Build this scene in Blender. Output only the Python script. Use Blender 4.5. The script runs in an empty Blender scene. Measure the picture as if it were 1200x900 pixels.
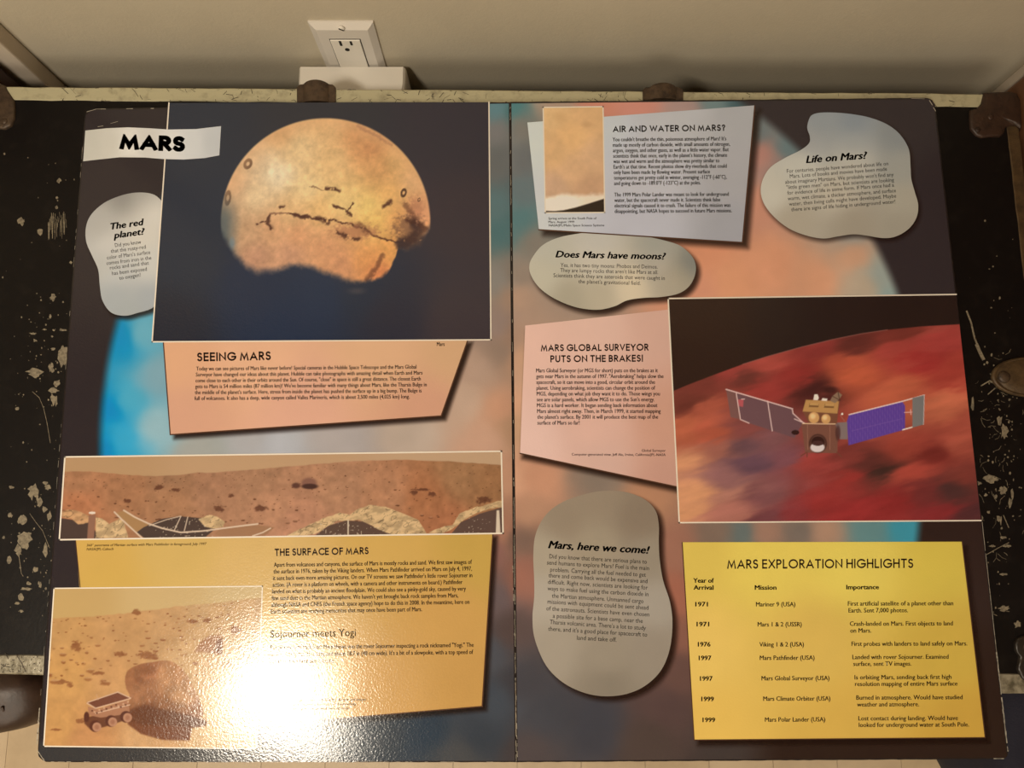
import bpy, bmesh, math, random
import numpy as np
from mathutils import Vector, Matrix
from mathutils.geometry import delaunay_2d_cdt

C = bpy.context.scene.collection
SC = bpy.context.scene

# ------------------------------------------------------------------ camera
FPX, PITCH, CAMH = 905.83, 0.16123, 0.70
cam_d = bpy.data.cameras.new('camera'); cam = bpy.data.objects.new('camera', cam_d); C.objects.link(cam)
cam_d.sensor_width = 36; cam_d.lens = FPX/1200*36; cam_d.clip_start = 0.02; cam_d.clip_end = 50
cam.location = (0, 0, CAMH); cam.rotation_euler = (PITCH, 0, 0)
SC.camera = cam

# ------------------------------------------------------------------ world, lamps, exposure
w = bpy.data.worlds.new('world'); SC.world = w; w.use_nodes = True
w.node_tree.nodes['Background'].inputs[0].default_value = (0.9, 0.8, 0.65, 1)
w.node_tree.nodes['Background'].inputs[1].default_value = 0.05
SC.view_settings.view_transform = 'Standard'; SC.view_settings.look = 'None'
SC.view_settings.gamma = 1; SC.view_settings.use_curve_mapping = False
SC.view_settings.exposure = 0.0
LAMP = (-0.622, -0.470, 1.45)
def disc_light(x, y, z, r, p):
    l = bpy.data.lights.new('bulb_or_fill', 'AREA'); l.shape = 'DISK'; l.size = 2*r; l.energy = p
    l.color = (1, 0.88, 0.71)
    o = bpy.data.objects.new('bulb_or_fill', l); C.objects.link(o); o.location = (x, y, z)
    return o
disc_light(LAMP[0], LAMP[1], LAMP[2], 0.125, 14)
disc_light(-0.3, -1.9, 1.8, 0.6, 28)          # added soft fill behind the camera to brighten the back wall, no known lamp
disc_light(-0.503, -0.613, LAMP[2], 0.04, 2.2)

# ------------------------------------------------------------------ helpers
def s2l(c):
    c = np.asarray(c, float)/255.0
    return np.where(c <= 0.04045, c/12.92, ((c+0.055)/1.055)**2.4)

SP, CP = math.sin(PITCH), math.cos(PITCH)
def world_pts(px, py, z=0.0):
    """photo pixels -> points on the horizontal plane at height z"""
    px = np.asarray(px, float); py = np.asarray(py, float)
    dx = px-600; a = 450-py
    dy = FPX*SP+a*CP; dz = -FPX*CP+a*SP
    t = (z-CAMH)/dz
    return np.stack([dx*t, dy*t, np.zeros_like(dx)+z], -1)
def wall_pt(px, py, Y):
    dx = px-600; a = 450-py
    dy = FPX*SP+a*CP; dz = -FPX*CP+a*SP
    t = Y/dy
    return (dx*t, Y, CAMH+dz*t)

def mesh_np(name, verts, faces, mat, parent=None, col=None, smooth=False):
    me = bpy.data.meshes.new(name)
    verts = np.asarray(verts, np.float32)
    fs = np.asarray(faces, np.int32)
    n = fs.shape[1]
    me.vertices.add(len(verts)); me.vertices.foreach_set('co', verts.ravel())
    me.loops.add(fs.size); me.loops.foreach_set('vertex_index', fs.ravel())
    me.polygons.add(len(fs)); me.polygons.foreach_set('loop_start', np.arange(0, fs.size, n, dtype=np.int32))
    me.polygons.foreach_set('loop_total', np.full(len(fs), n, np.int32))
    me.update(calc_edges=True)
    if col is not None:
        at = me.color_attributes.new('ink', 'FLOAT_COLOR', 'POINT')
        at.data.foreach_set('color', np.c_[col, np.ones(len(col))].astype(np.float32).ravel())
    me.materials.append(mat)
    if smooth: me.polygons.foreach_set('use_smooth', np.ones(len(fs), bool))
    o = bpy.data.objects.new(name, me); C.objects.link(o)
    if parent is not None: o.parent = parent
    return o

def obj(name, bm, mat, parent=None, smooth=False, bevel=0, seg=2):
    me = bpy.data.meshes.new(name)
    if name not in ('scraped_paint', 'paint_scratch', 'edge_scratch'): bmesh.ops.recalc_face_normals(bm, faces=bm.faces[:])
    bm.to_mesh(me); bm.free(); me.materials.append(mat)
    if smooth:
        for p in me.polygons: p.use_smooth = True
    o = bpy.data.objects.new(name, me); C.objects.link(o)
    if parent is not None: o.parent = parent
    if bevel:
        m = o.modifiers.new('bevel', 'BEVEL'); m.width = bevel; m.segments = seg; m.limit_method = 'ANGLE'
        for p in me.polygons: p.use_smooth = False
    return o
def box(bm, x0, x1, y0, y1, z0, z1):
    v = [bm.verts.new(p) for p in ((x0,y0,z0),(x1,y0,z0),(x1,y1,z0),(x0,y1,z0),(x0,y0,z1),(x1,y0,z1),(x1,y1,z1),(x0,y1,z1))]
    for f in ((0,3,2,1),(4,5,6,7),(0,1,5,4),(1,2,6,5),(2,3,7,6),(3,0,4,7)): bm.faces.new([v[i] for i in f])
    return v
def prism(bm, pts, z0, z1):
    """vertical prism from an xy outline"""
    a = [bm.verts.new((p[0], p[1], z0)) for p in pts]; b = [bm.verts.new((p[0], p[1], z1)) for p in pts]
    bm.faces.new(a[::-1]); bm.faces.new(b)
    n = len(pts)
    for i in range(n): bm.faces.new((a[i], a[(i+1) % n], b[(i+1) % n], b[i]))
def thing(name, label, cat, loc=(0,0,0), group=None):
    o = bpy.data.objects.new(name, None); C.objects.link(o); o.location = loc
    o.empty_display_size = 0.05
    o['label'] = label; o['category'] = cat
    if group: o['group'] = group
    return o
def struct(o): o['kind'] = 'structure'; return o
def off(o, root):
    """shift mesh so that it sits in its root's frame"""
    o.data.transform(Matrix.Translation(-Vector(root.location))); return o

# ------------------------------------------------------------------ materials
def mat(name, col, rough=0.5, metal=0.0, spec=0.5, bump=None, vary=None, coat=0.0):
    m = bpy.data.materials.new(name); m.use_nodes = True
    N, L = m.node_tree.nodes, m.node_tree.links
    b = N['Principled BSDF']
    b.inputs['Roughness'].default_value = rough; b.inputs['Metallic'].default_value = metal
    b.inputs['Specular IOR Level'].default_value = spec; b.inputs['Coat Weight'].default_value = coat
    tc = N.new('ShaderNodeTexCoord')
    if col == 'ink':
        a = N.new('ShaderNodeVertexColor'); a.layer_name = 'ink'; src = a.outputs['Color']
    else:
        r = N.new('ShaderNodeRGB'); r.outputs[0].default_value = (*col, 1); src = r.outputs[0]
    if vary:
        sc, col2, lo, hi = vary
        n = N.new('ShaderNodeTexNoise'); n.inputs['Scale'].default_value = sc; n.inputs['Detail'].default_value = 6
        n.inputs['Roughness'].default_value = 0.62
        L.new(tc.outputs['Object'], n.inputs['Vector'])
        mr = N.new('ShaderNodeMapRange'); mr.inputs[1].default_value = lo; mr.inputs[2].default_value = hi
        L.new(n.outputs['Fac'], mr.inputs[0])
        mx = N.new('ShaderNodeMix'); mx.data_type = 'RGBA'
        L.new(mr.outputs[0], mx.inputs['Factor']); L.new(src, mx.inputs['A'])
        mx.inputs['B'].default_value = (*col2, 1); src = mx.outputs['Result']
    L.new(src, b.inputs['Base Color'])
    if bump:
        sc, st = bump
        n = N.new('ShaderNodeTexNoise'); n.inputs['Scale'].default_value = sc; n.inputs['Detail'].default_value = 2
        L.new(tc.outputs['Object'], n.inputs['Vector'])
        bp = N.new('ShaderNodeBump'); bp.inputs['Strength'].default_value = 1.0; bp.inputs['Distance'].default_value = st
        L.new(n.outputs['Fac'], bp.inputs['Height']); L.new(bp.outputs[0], b.inputs['Normal'])
    return m
GLOSS = 0.14
PEEL = (560, 0.00009)
M_print = mat('laminated_print', 'ink', GLOSS, bump=PEEL)
M_slab = mat('laminated_black', (0.020, 0.016, 0.017), GLOSS, bump=PEEL)
M_text = mat('printed_text', (0.022, 0.010, 0.009), GLOSS, bump=PEEL)
M_textk = mat('printed_black_text', (0.012, 0.011, 0.012), GLOSS, bump=PEEL)
M_core = mat('worn_card', (0.42, 0.39, 0.33), 0.9)
M_white = mat('printed_white', (0.88, 0.83, 0.76), GLOSS, bump=PEEL)
M_black = mat('black_trunk_paint', (0.0045, 0.0035, 0.0035), 0.42, spec=0.22, vary=(60, (0.010, 0.008, 0.007), 0.52, 0.75), bump=(300, 0.0001))
M_chip = mat('scraped_bare_paint', (0.26, 0.22, 0.15), 0.7, vary=(400, (0.12, 0.10, 0.07), 0.4, 0.65))
M_cream = mat('cream_painted_strip', (0.47, 0.44, 0.29), 0.5, vary=(90, (0.30, 0.27, 0.18), 0.5, 0.72), bump=(200, 0.0002))
M_worn = mat('worn_silvery_strip', (0.36, 0.33, 0.25), 0.38, vary=(120, (0.12, 0.105, 0.07), 0.42, 0.66), bump=(260, 0.0004), metal=0.3)
M_scr = mat('scratch_dark', (0.045, 0.035, 0.025), 0.8)
M_rust = mat('rusty_brass', (0.085, 0.055, 0.033), 0.5, metal=0.3, vary=(140, (0.038, 0.024, 0.016), 0.42, 0.66), bump=(220, 0.0004))
M_leath = mat('brown_corner_cap', (0.042, 0.021, 0.013), 0.45, metal=0.1, vary=(120, (0.022, 0.012, 0.008), 0.45, 0.7), bump=(240, 0.0005))
M_olive = mat('dull_brass_binding', (0.105, 0.066, 0.030), 0.5, metal=0.3, vary=(110, (0.05, 0.03, 0.015), 0.4, 0.7), bump=(240, 0.0004))
M_wall = mat('beige_wall_paint', (0.60, 0.54, 0.42), 0.62, vary=(14, (0.57, 0.51, 0.395), 0.35, 0.7), bump=(420, 0.0002))
M_trim = mat('pale_painted_casing', (0.66, 0.57, 0.46), 0.5)
M_ceil = mat('white_ceiling', (0.62, 0.57, 0.50), 0.9)
M_plastic = mat('white_outlet_plastic', (0.90, 0.86, 0.78), 0.35)
M_plate = mat('greyish_plate_plastic', (0.74, 0.70, 0.64), 0.35)
M_hole = mat('dark_slot', (0.01, 0.008, 0.006), 0.8)
M_red = mat('dark_red_wood', (0.055, 0.012, 0.007), 0.35, vary=(30, (0.03, 0.008, 0.005), 0.4, 0.7))
M_wood = mat('brown_orange_wood', (0.21, 0.095, 0.045), 0.42, vary=(20, (0.13, 0.06, 0.03), 0.4, 0.7))
M_bag = mat('glossy_brown_leather', (0.045, 0.022, 0.013), 0.45, vary=(30, (0.02, 0.009, 0.006), 0.4, 0.7), bump=(250, 0.0002))
M_dark = mat('black_painted_metal', (0.022, 0.017, 0.013), 0.35, metal=0.2, vary=(120, (0.05, 0.04, 0.03), 0.55, 0.7), bump=(240, 0.0004))
M_strap = mat('black_gloss_strap', (0.01, 0.01, 0.02), 0.15)
M_navy = mat('dark_navy_cloth', (0.010, 0.010, 0.024), 0.85, bump=(500, 0.0004))
M_floor = mat('pale_plank', (0.60, 0.47, 0.31), 0.4, vary=(22, (0.52, 0.40, 0.26), 0.35, 0.65))
M_floor2 = mat('paler_plank', (0.64, 0.51, 0.35), 0.4, vary=(18, (0.56, 0.44, 0.30), 0.35, 0.65))
M_gap = mat('floor_gap', (0.36, 0.27, 0.18), 0.9)

# ------------------------------------------------------------------ the writing (glyph outlines are taken while the scene is still empty)
def text_mesh(txt, weight=0.0, shear=0.0):
    cu = bpy.data.curves.new('t', 'FONT'); cu.body = txt; cu.resolution_u = 2; cu.offset = weight; cu.shear = shear
    cu.size = 1.0
    o = bpy.data.objects.new('t', cu); C.objects.link(o)
    dg = bpy.context.evaluated_depsgraph_get(); oe = o.evaluated_get(dg); me = oe.to_mesh()
    v = np.zeros(len(me.vertices)*3); me.vertices.foreach_get('co', v); v = v.reshape(-1, 3)[:, :2]
    me.calc_loop_triangles(); t = np.zeros(len(me.loop_triangles)*3, np.int32); me.loop_triangles.foreach_get('vertices', t)
    t = t.reshape(-1, 3)
    oe.to_mesh_clear(); bpy.data.objects.remove(o); bpy.data.curves.remove(cu)
    return v, t
_H = text_mesh('H')[0][:, 1]; CAPH = _H.max()-_H.min()

def arc(cx, cy, rx, ry, a0, a1, n=14):
    return [(cx+rx*math.cos(math.radians(a0+(a1-a0)*i/n)), cy+ry*math.sin(math.radians(a0+(a1-a0)*i/n))) for i in range(n+1)]
GL = {  # geometric capitals: strokes (width, [polylines])
 'A': (.80, [[(0,0),(.40,1),(.80,0)], [(.16,.30),(.64,.30)]]),
 'B': (.52, [[(0,0),(0,1)], [(0,1),(.22,1)]+arc(.22,.76,.24,.24,90,-90,8)+[(0,.52)], [(0,.52),(.25,.52)]+arc(.25,.26,.27,.26,90,-90,8)+[(0,0)]]),
 'C': (.78, [arc(.52,.5,.52,.5,48,312,20)]),
 'D': (.72, [[(0,0),(0,1)], [(0,1),(.22,1)]+arc(.22,.5,.50,.5,90,-90,14)+[(0,0)]]),
 'E': (.46, [[(0,0),(0,1)], [(0,1),(.46,1)], [(0,.52),(.44,.52)], [(0,0),(.46,0)]]),
 'F': (.44, [[(0,0),(0,1)], [(0,1),(.44,1)], [(0,.52),(.42,.52)]]),
 'G': (.94, [arc(.50,.5,.50,.5,42,340,20)+[(.97,.46)], [(.54,.46),(.97,.46)]]),
 'H': (.64, [[(0,0),(0,1)], [(.64,0),(.64,1)], [(0,.52),(.64,.52)]]),
 'I': (.0, [[(0,0),(0,1)]]),
 'K': (.58, [[(0,0),(0,1)], [(.54,1),(.06,.50),(.58,0)]]),
 'L': (.40, [[(0,0),(0,1)], [(0,0),(.40,0)]]),
 'M': (.92, [[(0,0),(.14,1),(.46,.12),(.78,1),(.92,0)]]),
 'N': (.70, [[(0,0),(0,1),(.70,0),(.70,1)]]),
 'O': (1.0, [arc(.5,.5,.5,.5,0,360,28)]),
 'P': (.48, [[(0,0),(0,1)], [(0,1),(.22,1)]+arc(.22,.74,.26,.26,90,-90,8)+[(0,.48)]]),
 'R': (.52, [[(0,0),(0,1)], [(0,1),(.22,1)]+arc(.22,.74,.26,.26,90,-90,8)+[(0,.48)], [(.20,.48),(.52,0)]]),
 'S': (.48, [arc(.24,.76,.22,.24,40,270,10)+arc(.24,.26,.24,.26,90,-145,10)[1:]]),
 'T': (.56, [[(.28,0),(.28,1)], [(0,1),(.56,1)]]),
 'U': (.60, [[(0,1),(0,.30)]+arc(.30,.30,.30,.30,180,360,12)+[(.60,1)]]),
 'V': (.72, [[(0,1),(.36,0),(.72,1)]]),
 'W': (1.12, [[(0,1),(.28,0),(.56,.95),(.84,0),(1.12,1)]]),
 'X': (.66, [[(0,1),(.66,0)], [(.66,1),(0,0)]]),
 'Y': (.66, [[(0,1),(.33,.46),(.66,1)], [(.33,.46),(.33,0)]]),
 '?': (.40, [arc(.20,.78,.20,.22,170,-60,8)+[(.20,.50),(.20,.28)], [(.20,0),(.20,.03)]]),
 '!': (.0, [[(0,.30),(0,1)], [(0,0),(0,.03)]]),
}
def ribbon(pl, t):
    P = [np.array(pl[0], float)]
    for q in pl[1:]:
        if abs(q[0]-P[-1][0])+abs(q[1]-P[-1][1]) > 1e-6: P.append(np.array(q, float))
    P = np.array(P); n = len(P)
    V, F = [], []
    closed = np.hypot(*(P[0]-P[-1])) < 1e-6
    for i in range(n):
        if closed and i in (0, n-1): d1 = P[-1]-P[-2]; d2 = P[1]-P[0]
        else: d1 = P[i]-P[i-1] if i else P[1]-P[0]; d2 = P[i+1]-P[i] if i < n-1 else P[-1]-P[-2]
        d1 = d1/np.hypot(*d1); d2 = d2/np.hypot(*d2)
        m = d1+d2; L = np.hypot(*m); m = m/L if L > .05 else d1
        nn = np.array([-m[1], m[0]]); k = min(1/max(abs(m@d1), .28), 2.6)*t/2
        e = np.zeros(2)
        if not closed and i == 0: e = -d2*t/2
        if not closed and i == n-1: e = d1*t/2
        V += [P[i]+nn*k+e, P[i]-nn*k+e]
        if i: F.append((2*i-2, 2*i-1, 2*i+1, 2*i))
    return V, F
def heading_mesh(txt, t=.205, space=.15, word=.34, sx=1.0, tx=None):
    V, F = [], []; x = 0
    for ch in txt:
        if ch == ' ': x += word; continue
        wd, st = GL[ch]
        for pl in st:
            pl = [(x+(p[0]*sx), p[1]*(1-t)+t/2) for p in pl]
            v, f = ribbon(pl, t); b = len(V)
            for q in v: q[1] = min(max(q[1], -.01), 1.01)
            V += v; F += [tuple(b+k for k in g) for g in f]
        x += wd*sx+t+space
    V = np.array(V); tr = []
    for f in F: tr += [(f[0], f[1], f[2]), (f[0], f[2], f[3])]
    return V, np.array(tr)
def place_line(vt, x0, y0, x1, y1, h, cap=None):
    v, t = vt
    cap = cap or 1.0
    u = (v[:, 0]-v[:, 0].min())/(v[:, 0].max()-v[:, 0].min())
    q = v[:, 1]/cap*h
    L = math.hypot(x1-x0, y1-y0); ux, uy = (x1-x0)/L, (y1-y0)/L
    px = x0+u*L*ux+q*uy; py = y0+u*L*uy-q*ux
    return np.stack([px, py], -1), t
def block(lines):
    V, T, b = [], [], 0
    for v, t in lines: V.append(v); T.append(t+b); b += len(v)
    return np.concatenate(V), np.concatenate(T)
def body(rows, h, weight=0.0, shear=0.0):
    out = []
    for r in rows:
        v, t = place_line(text_mesh(r[0], 0, shear), r[1], r[2], r[3], r[4], h, CAPH)
        d = h*weight
        for k in ((-d, 0), (d, 0), (0, d*.5), (0, -d*.5)) if weight > .04 else ((-d, 0), (d, 0)): out.append((v+np.array(k), t))
    return block(out)
def para(txt, xs0, xs1, y0, sp, slope):
    return [(t, a, y0+i*sp, b, y0+i*sp+(b-a)*slope) for i, (t, a, b) in enumerate(zip(txt, xs0, xs1))]
def scaled(ox, oy, s, rows): return [(r[0], ox+r[1]/s, oy+r[2]/s, ox+r[3]/s, oy+r[4]/s) for r in rows]
def lin(a, b, n): return [a+(b-a)*i/(n-1) for i in range(n)]
def head(txt, x0, y0, x1, y1, h, t=.205, **k): return place_line(heading_mesh(txt, t, **k), x0, y0, x1, y1, h)

W = {}
W['seeing_h'] = head('SEEING MARS', 231, 423.6, 317.5, 422, 10.4)
W['seeing'] = body(para([
 "Today we can see pictures of Mars like never before! Special cameras in the Hubble Space Telescope and the Mars Global",
 "Surveyor have changed our ideas about this planet. Hubble can take photographs with amazing detail when Earth and Mars",
 "come close to each other in their orbits around the Sun. Of course, \"close\" in space is still a great distance. The closest Earth",
 "gets to Mars is 54 million miles (87 million km)! We've become familiar with many things about Mars, like the Tharsis Bulge in",
 "the middle of the planet's surface. Here, stress from inside the planet has pushed the surface up in a big bump. The Bulge is",
 "full of volcanoes. It also has a deep, wide canyon called Valles Marineris, which is about 2,500 miles (4,025 km) long."],
 lin(230, 228, 6), [488, 495, 493, 500, 494, 480], 434.2, 6.95, -.0085)+[("Mars", 512, 405.5, 521, 405.4)], 4.5, .03)
W['surface_h'] = head('THE SURFACE OF MARS', 322, 651.6, 432, 649.6, 8.6)
W['surface'] = body(para([
 "Apart from volcanoes and canyons, the surface of Mars is mostly rocks and sand. We first saw images of",
 "the surface in 1976, taken by the Viking landers. When Mars Pathfinder arrived on Mars on July 4, 1997,",
 "it sent back even more amazing pictures. On our TV screens we saw Pathfinder's little rover Sojourner in",
 "action. (A rover is a platform on wheels, with a camera and other instruments on board.) Pathfinder",
 "landed on what is probably an ancient floodplain. We could also see a pinky-gold sky, caused by very",
 "fine sand dust in the Martian atmosphere. We haven't yet brought back rock samples from Mars,",
 "although NASA and CNES (the French space agency) hope to do this in 2008. In the meantime, here on",
 "Earth scientists are studying meteorites that may once have been part of Mars."],
 lin(321, 317.5, 8), [553, 553, 553.5, 542, 546, 537, 550, 494.5], 664.3, 7.8, -.0150)+para([
 "The picture sent back from Mars shows you the rover Sojourner inspecting a rock nicknamed \"Yogi.\" The",
 "rover is just about 25 in long and about 18.7 in (48 cm wide). It's a bit of a slowpoke, with a top speed of",
 "less than two feet per minute."], [316, 315.5, 315], [555, 554.5, 392], 761, 8.3, -.0125), 5.0, .03)
W['surface_s'] = body([("Sojourner meets Yogi", 317, 747.3, 417, 745.3)], 8.6, .0)
W['surface_g'] = body([("Image courtesy of NASA/JPL. All text and images", 345, 822, 429, 821), ("the California Institute of Technology", 344, 827, 418, 826.2),
 ("all rights reserved worldwide", 343, 832, 409, 831.4)], 2.9, .02, .2)
W['surface_c'] = body([("360° panorama of Martian surface with Mars Pathfinder in foreground, July 1997", 101.5, 640.4, 242, 638.6),
 ("NASA/JPL-Caltech", 101.5, 645, 133, 644.6)], 2.9, .02, .2)
W['air_h'] = head('AIR AND WATER ON MARS?', 718, 155, 850, 153.4, 7.6, .21)
A0 = para([
 "You couldn't breathe the thin, poisonous atmosphere of Mars! It's",
 "made up mostly of carbon dioxide, with small amounts of nitrogen,",
 "argon, oxygen, and other gases, as well as a little water vapor. But",
 "scientists think that once, early in the planet's history, the climate",
 "was wet and warm and the atmosphere was pretty similar to",
 "Earth's at that time. Recent photos show dry riverbeds that could",
 "only have been made by flowing water. Present surface",
 "temperatures get pretty cold in winter, averaging -112°F (-60°C),",
 "and going down to -189.0°F (-123°C) at the poles."],
 lin(718, 719.7, 9), [851, 855.5, 854, 852, 843, 851.5, 832, 851.5, 821], 165.6, 6.42, -.0085)
A1 = para([
 "The 1999 Mars Polar Lander was meant to look for underground",
 "water, but the spacecraft never made it. Scientists think false",
 "electrical signals caused it to crash. The failure of this mission was",
 "disappointing, but NASA hopes to succeed in future Mars missions."],
 lin(719.8, 720.4, 4), [854, 844, 856, 857.5], 230.3, 6.45, -.006)
W['air'] = body(A0+A1, 4.5, .035)
W['air_c'] = body([("Spring arrives at the South Pole of", 642.6, 257.2, 699, 257), ("Mars, August 1999", 642.8, 261.4, 673, 261.2),
 ("NASA/JPL/Malin Space Science Systems", 643.2, 265.4, 708, 265.2)], 2.6, .03)
W['mgs_h'] = block([head('MARS GLOBAL SURVEYOR', 633.7, 411.8, 760.3, 411, 8.3), head('PUTS ON THE BRAKES!', 645, 424.7, 753.5, 423.9, 8.3)])
W['mgs'] = body(para([
 "Mars Global Surveyor (or MGS for short) puts on the brakes as it",
 "gets near Mars in the autumn of 1997. \"Aerobraking\" helps slow the",
 "spacecraft, so it can move into a good, circular orbit around the",
 "planet. Using aerobraking, scientists can change the position of",
 "MGS, depending on what job they want it to do. Those wings you",
 "see are solar panels, which allow MGS to use the Sun's energy.",
 "MGS is a hard worker. It began sending back information about",
 "Mars almost right away. Then, in March 1999, it started mapping",
 "the planet's surface. By 2001 it will produce the best map of the",
 "surface of Mars so far!"],
 lin(628.3, 629.8, 10), [770.8, 777.5, 767.5, 767.8, 773.3, 767, 770.3, 774.2, 771.2, 679.2], 436.4, 6.8, -.001), 4.6, .03)
W['mgs_c'] = body([("Global Surveyor", 752, 529.4, 780, 529.4), ("Computer-generated view, Jeff Alu, Irvine, California/JPL-NASA", 670, 533.8, 780, 534.4)], 2.9, .02)
W['table_h'] = head('MARS EXPLORATION HIGHLIGHTS', 852, 666.6, 1070.3, 665.6, 11.0, .17)
TCOL = [("column_heading", [("Year of", 812.7, 682.8, 836.4, 682.8), ("Arrival", 813, 691, 836, 691)], .065), ("column_heading", [("Mission", 884.7, 691, 909.7, 691)], .065), ("column_heading", [("Importance", 992, 690.6, 1029.8, 690.4)], .065)]
TCOL += [("year", [(t, a, y, a+14.4, y)], .065) for t, a, y in (("1971", 815, 710.6), ("1971", 816.5, 734), ("1976", 818, 757.6), ("1997", 819, 773.6), ("1997", 820.5, 797.7), ("1999", 822, 821.7), ("1999", 823.5, 846.2))]
TCOL += [("mission_name", [q], .035) for q in (("Mariner 9 (USA)", 886, 710.7, 932, 710.6), ("Mars 1 & 2 (USSR)", 888, 734.2, 939.5, 734.1), ("Viking 1 & 2 (USA)", 890, 757.7, 942, 757.6),
 ("Mars Pathfinder (USA)", 890.5, 773.4, 954.5, 773.2), ("Mars Global Surveyor (USA)", 892.5, 797.4, 972, 797.1), ("Mars Climate Orbiter (USA)", 894.5, 821.3, 973, 821),
 ("Mars Polar Lander (USA)", 896.5, 845.8, 967, 845.5))]
TCOL += [("mission_note", q, .035) for q in ([("First artificial satellite of a planet other than", 993.7, 709.8, 1117, 709.3), ("Earth. Sent 7,000 photos.", 994.5, 717.8, 1064, 717.5)],
 [("Crash-landed on Mars. First objects to land", 996, 733.4, 1116.5, 732.9), ("on Mars.", 996.5, 741.4, 1021, 741.3)],
 [("First probes with landers to land safely on Mars.", 998, 757, 1133.5, 756.4)],
 [("Landed with rover Sojourner. Examined", 999, 772.5, 1111.5, 772), ("surface, sent TV images.", 1000, 780.4, 1068, 780.1)],
 [("Is orbiting Mars, sending back first high", 1001.5, 796.2, 1115, 795.6), ("resolution mapping of entire Mars surface", 1002, 804, 1122, 803.4)],
 [("Burned in atmosphere. Would have studied", 1003.5, 820, 1128, 819.4), ("weather and atmosphere.", 1004.5, 828, 1077, 827.6)],
 [("Lost contact during landing. Would have", 1006, 844.3, 1122.5, 843.8), ("looked for underground water at South Pole.", 1006.5, 852, 1135.5, 851.4)])]
for k_, (nm_, rows_, wt_) in enumerate(TCOL): W['t%d' % k_] = body(rows_, 5.15, wt_)
W['life_h'] = body([("Life on Mars?", 945, 191, 1016.3, 185.8)], 8.2, .07, .25)
W['life'] = body(scaled(885, 170, 6.667, [
 ("For centuries, people have wondered about life on", 248, 218, 1040, 158), ("Mars. Lots of books and movies have been made", 272, 258, 1030, 200),
 ("about imaginary Martians. We probably won't find any", 235, 303, 1082, 243), ("\"little green men\" on Mars, but scientists are looking", 245, 345, 1085, 285),
 ("for evidence of life in some form. If Mars once had a", 252, 388, 1085, 325), ("warm, wet climate, a thicker atmosphere, and surface", 255, 432, 1100, 368),
 ("water, then living cells might have developed. Maybe", 265, 475, 1102, 410), ("there are signs of life hiding in underground water!", 282, 518, 1095, 455)]), 4.4)
W['moon_h'] = body(scaled(640, 285, 8, [("Does Mars have moons?", 90, 132, 1120, 152)]), 7.6, .07, .25)
W['moon'] = body(scaled(640, 285, 8, [("Yes, it has two tiny moons: Phobos and Deimos.", 135, 222, 1045, 238), ("They are lumpy rocks that aren't like Mars at all.", 132, 270, 1050, 290),
 ("Scientists think they are asteroids that were caught in", 68, 318, 1112, 345), ("the planet's gravitational field.", 302, 375, 885, 392)]), 4.5)
W['here_h'] = body([("Mars, here we come!", 642.7, 642.3, 760.8, 648.8)], 8.6, .07, .25)
W['here'] = body(scaled(630, 630, 6.92, [
 ("Did you know that there are serious plans to", 95, 168, 885, 212), ("send humans to explore Mars? Fuel is the main", 75, 218, 903, 265),
 ("problem. Carrying all the fuel needed to get", 102, 275, 877, 318), ("there and come back would be expensive and", 88, 322, 890, 370),
 ("difficult. Right now, scientists are looking for", 83, 375, 893, 422), ("ways to make fuel using the carbon dioxide in", 80, 428, 898, 476),
 ("the Martian atmosphere. Unmanned cargo", 115, 487, 858, 532), ("missions with equipment could be sent ahead", 80, 535, 898, 585),
 ("of the astronauts. Scientists have even chosen", 70, 590, 905, 640), ("a possible site for a base camp, near the", 122, 650, 852, 692),
 ("Tharsis volcanic area. There's a lot to study", 98, 700, 877, 750), ("there, and it's a good place for spacecraft to", 85, 755, 888, 803),
 ("land and take off.", 318, 828, 640, 845)]), 5.0)
W['red_h'] = body(scaled(110, 245, 10, [("The red", 205, 240, 590, 185), ("planet?", 235, 345, 600, 295)]), 7.4, .07, .25)
W['red'] = body(scaled(110, 245, 10, [("Did you know", 250, 445, 555, 405), ("that the rusty-red", 200, 515, 610, 462), ("color of Mars's surface", 155, 590, 662, 525),
 ("comes from iron in the", 150, 655, 675, 590), ("rocks and sand that", 190, 710, 645, 650), ("has been exposed", 215, 775, 622, 722), ("to oxygen!", 300, 830, 550, 790)]), 4.4)
tv, tt = place_line(heading_mesh('MARS', .265, .13, sx=1.12), 140, 174.9, 216, 178.1, 18.3)
W['title'] = block([(tv+np.array(k), tt) for k in ((-.7, 0), (0, 0), (.7, 0))])

# ------------------------------------------------------------------ numpy painting of the flat print
rng = np.random.default_rng(7)
LAT = rng.random((512, 512))
def vnoise(x, y, s, seed=0):
    x = x/s+seed*17.3+100; y = y/s+seed*31.7+100
    xi = np.floor(x).astype(int); yi = np.floor(y).astype(int); fx = x-xi; fy = y-yi
    fx = fx*fx*(3-2*fx); fy = fy*fy*(3-2*fy)
    g = lambda a, b: LAT[a % 512, b % 512]
    return (g(xi, yi)*(1-fx)+g(xi+1, yi)*fx)*(1-fy)+(g(xi, yi+1)*(1-fx)+g(xi+1, yi+1)*fx)*fy
def fbm(x, y, s, o=4, seed=0, rough=.55):
    a, t, n = 1, 0, 0
    for k in range(o): n = n+a*vnoise(x, y, s/2**k, seed+k); t += a; a *= rough
    return n/t
def ctrl(x, y, pts, soft=100.0, p=2.0):
    acc = np.zeros(x.shape+(3,)); ws = np.zeros(x.shape)
    for (a, b, c) in pts:
        w_ = 1/((x-a)**2+(y-b)**2+soft)**p
        ws += w_; acc += w_[..., None]*np.array(c, float)
    return acc/ws[..., None]
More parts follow.
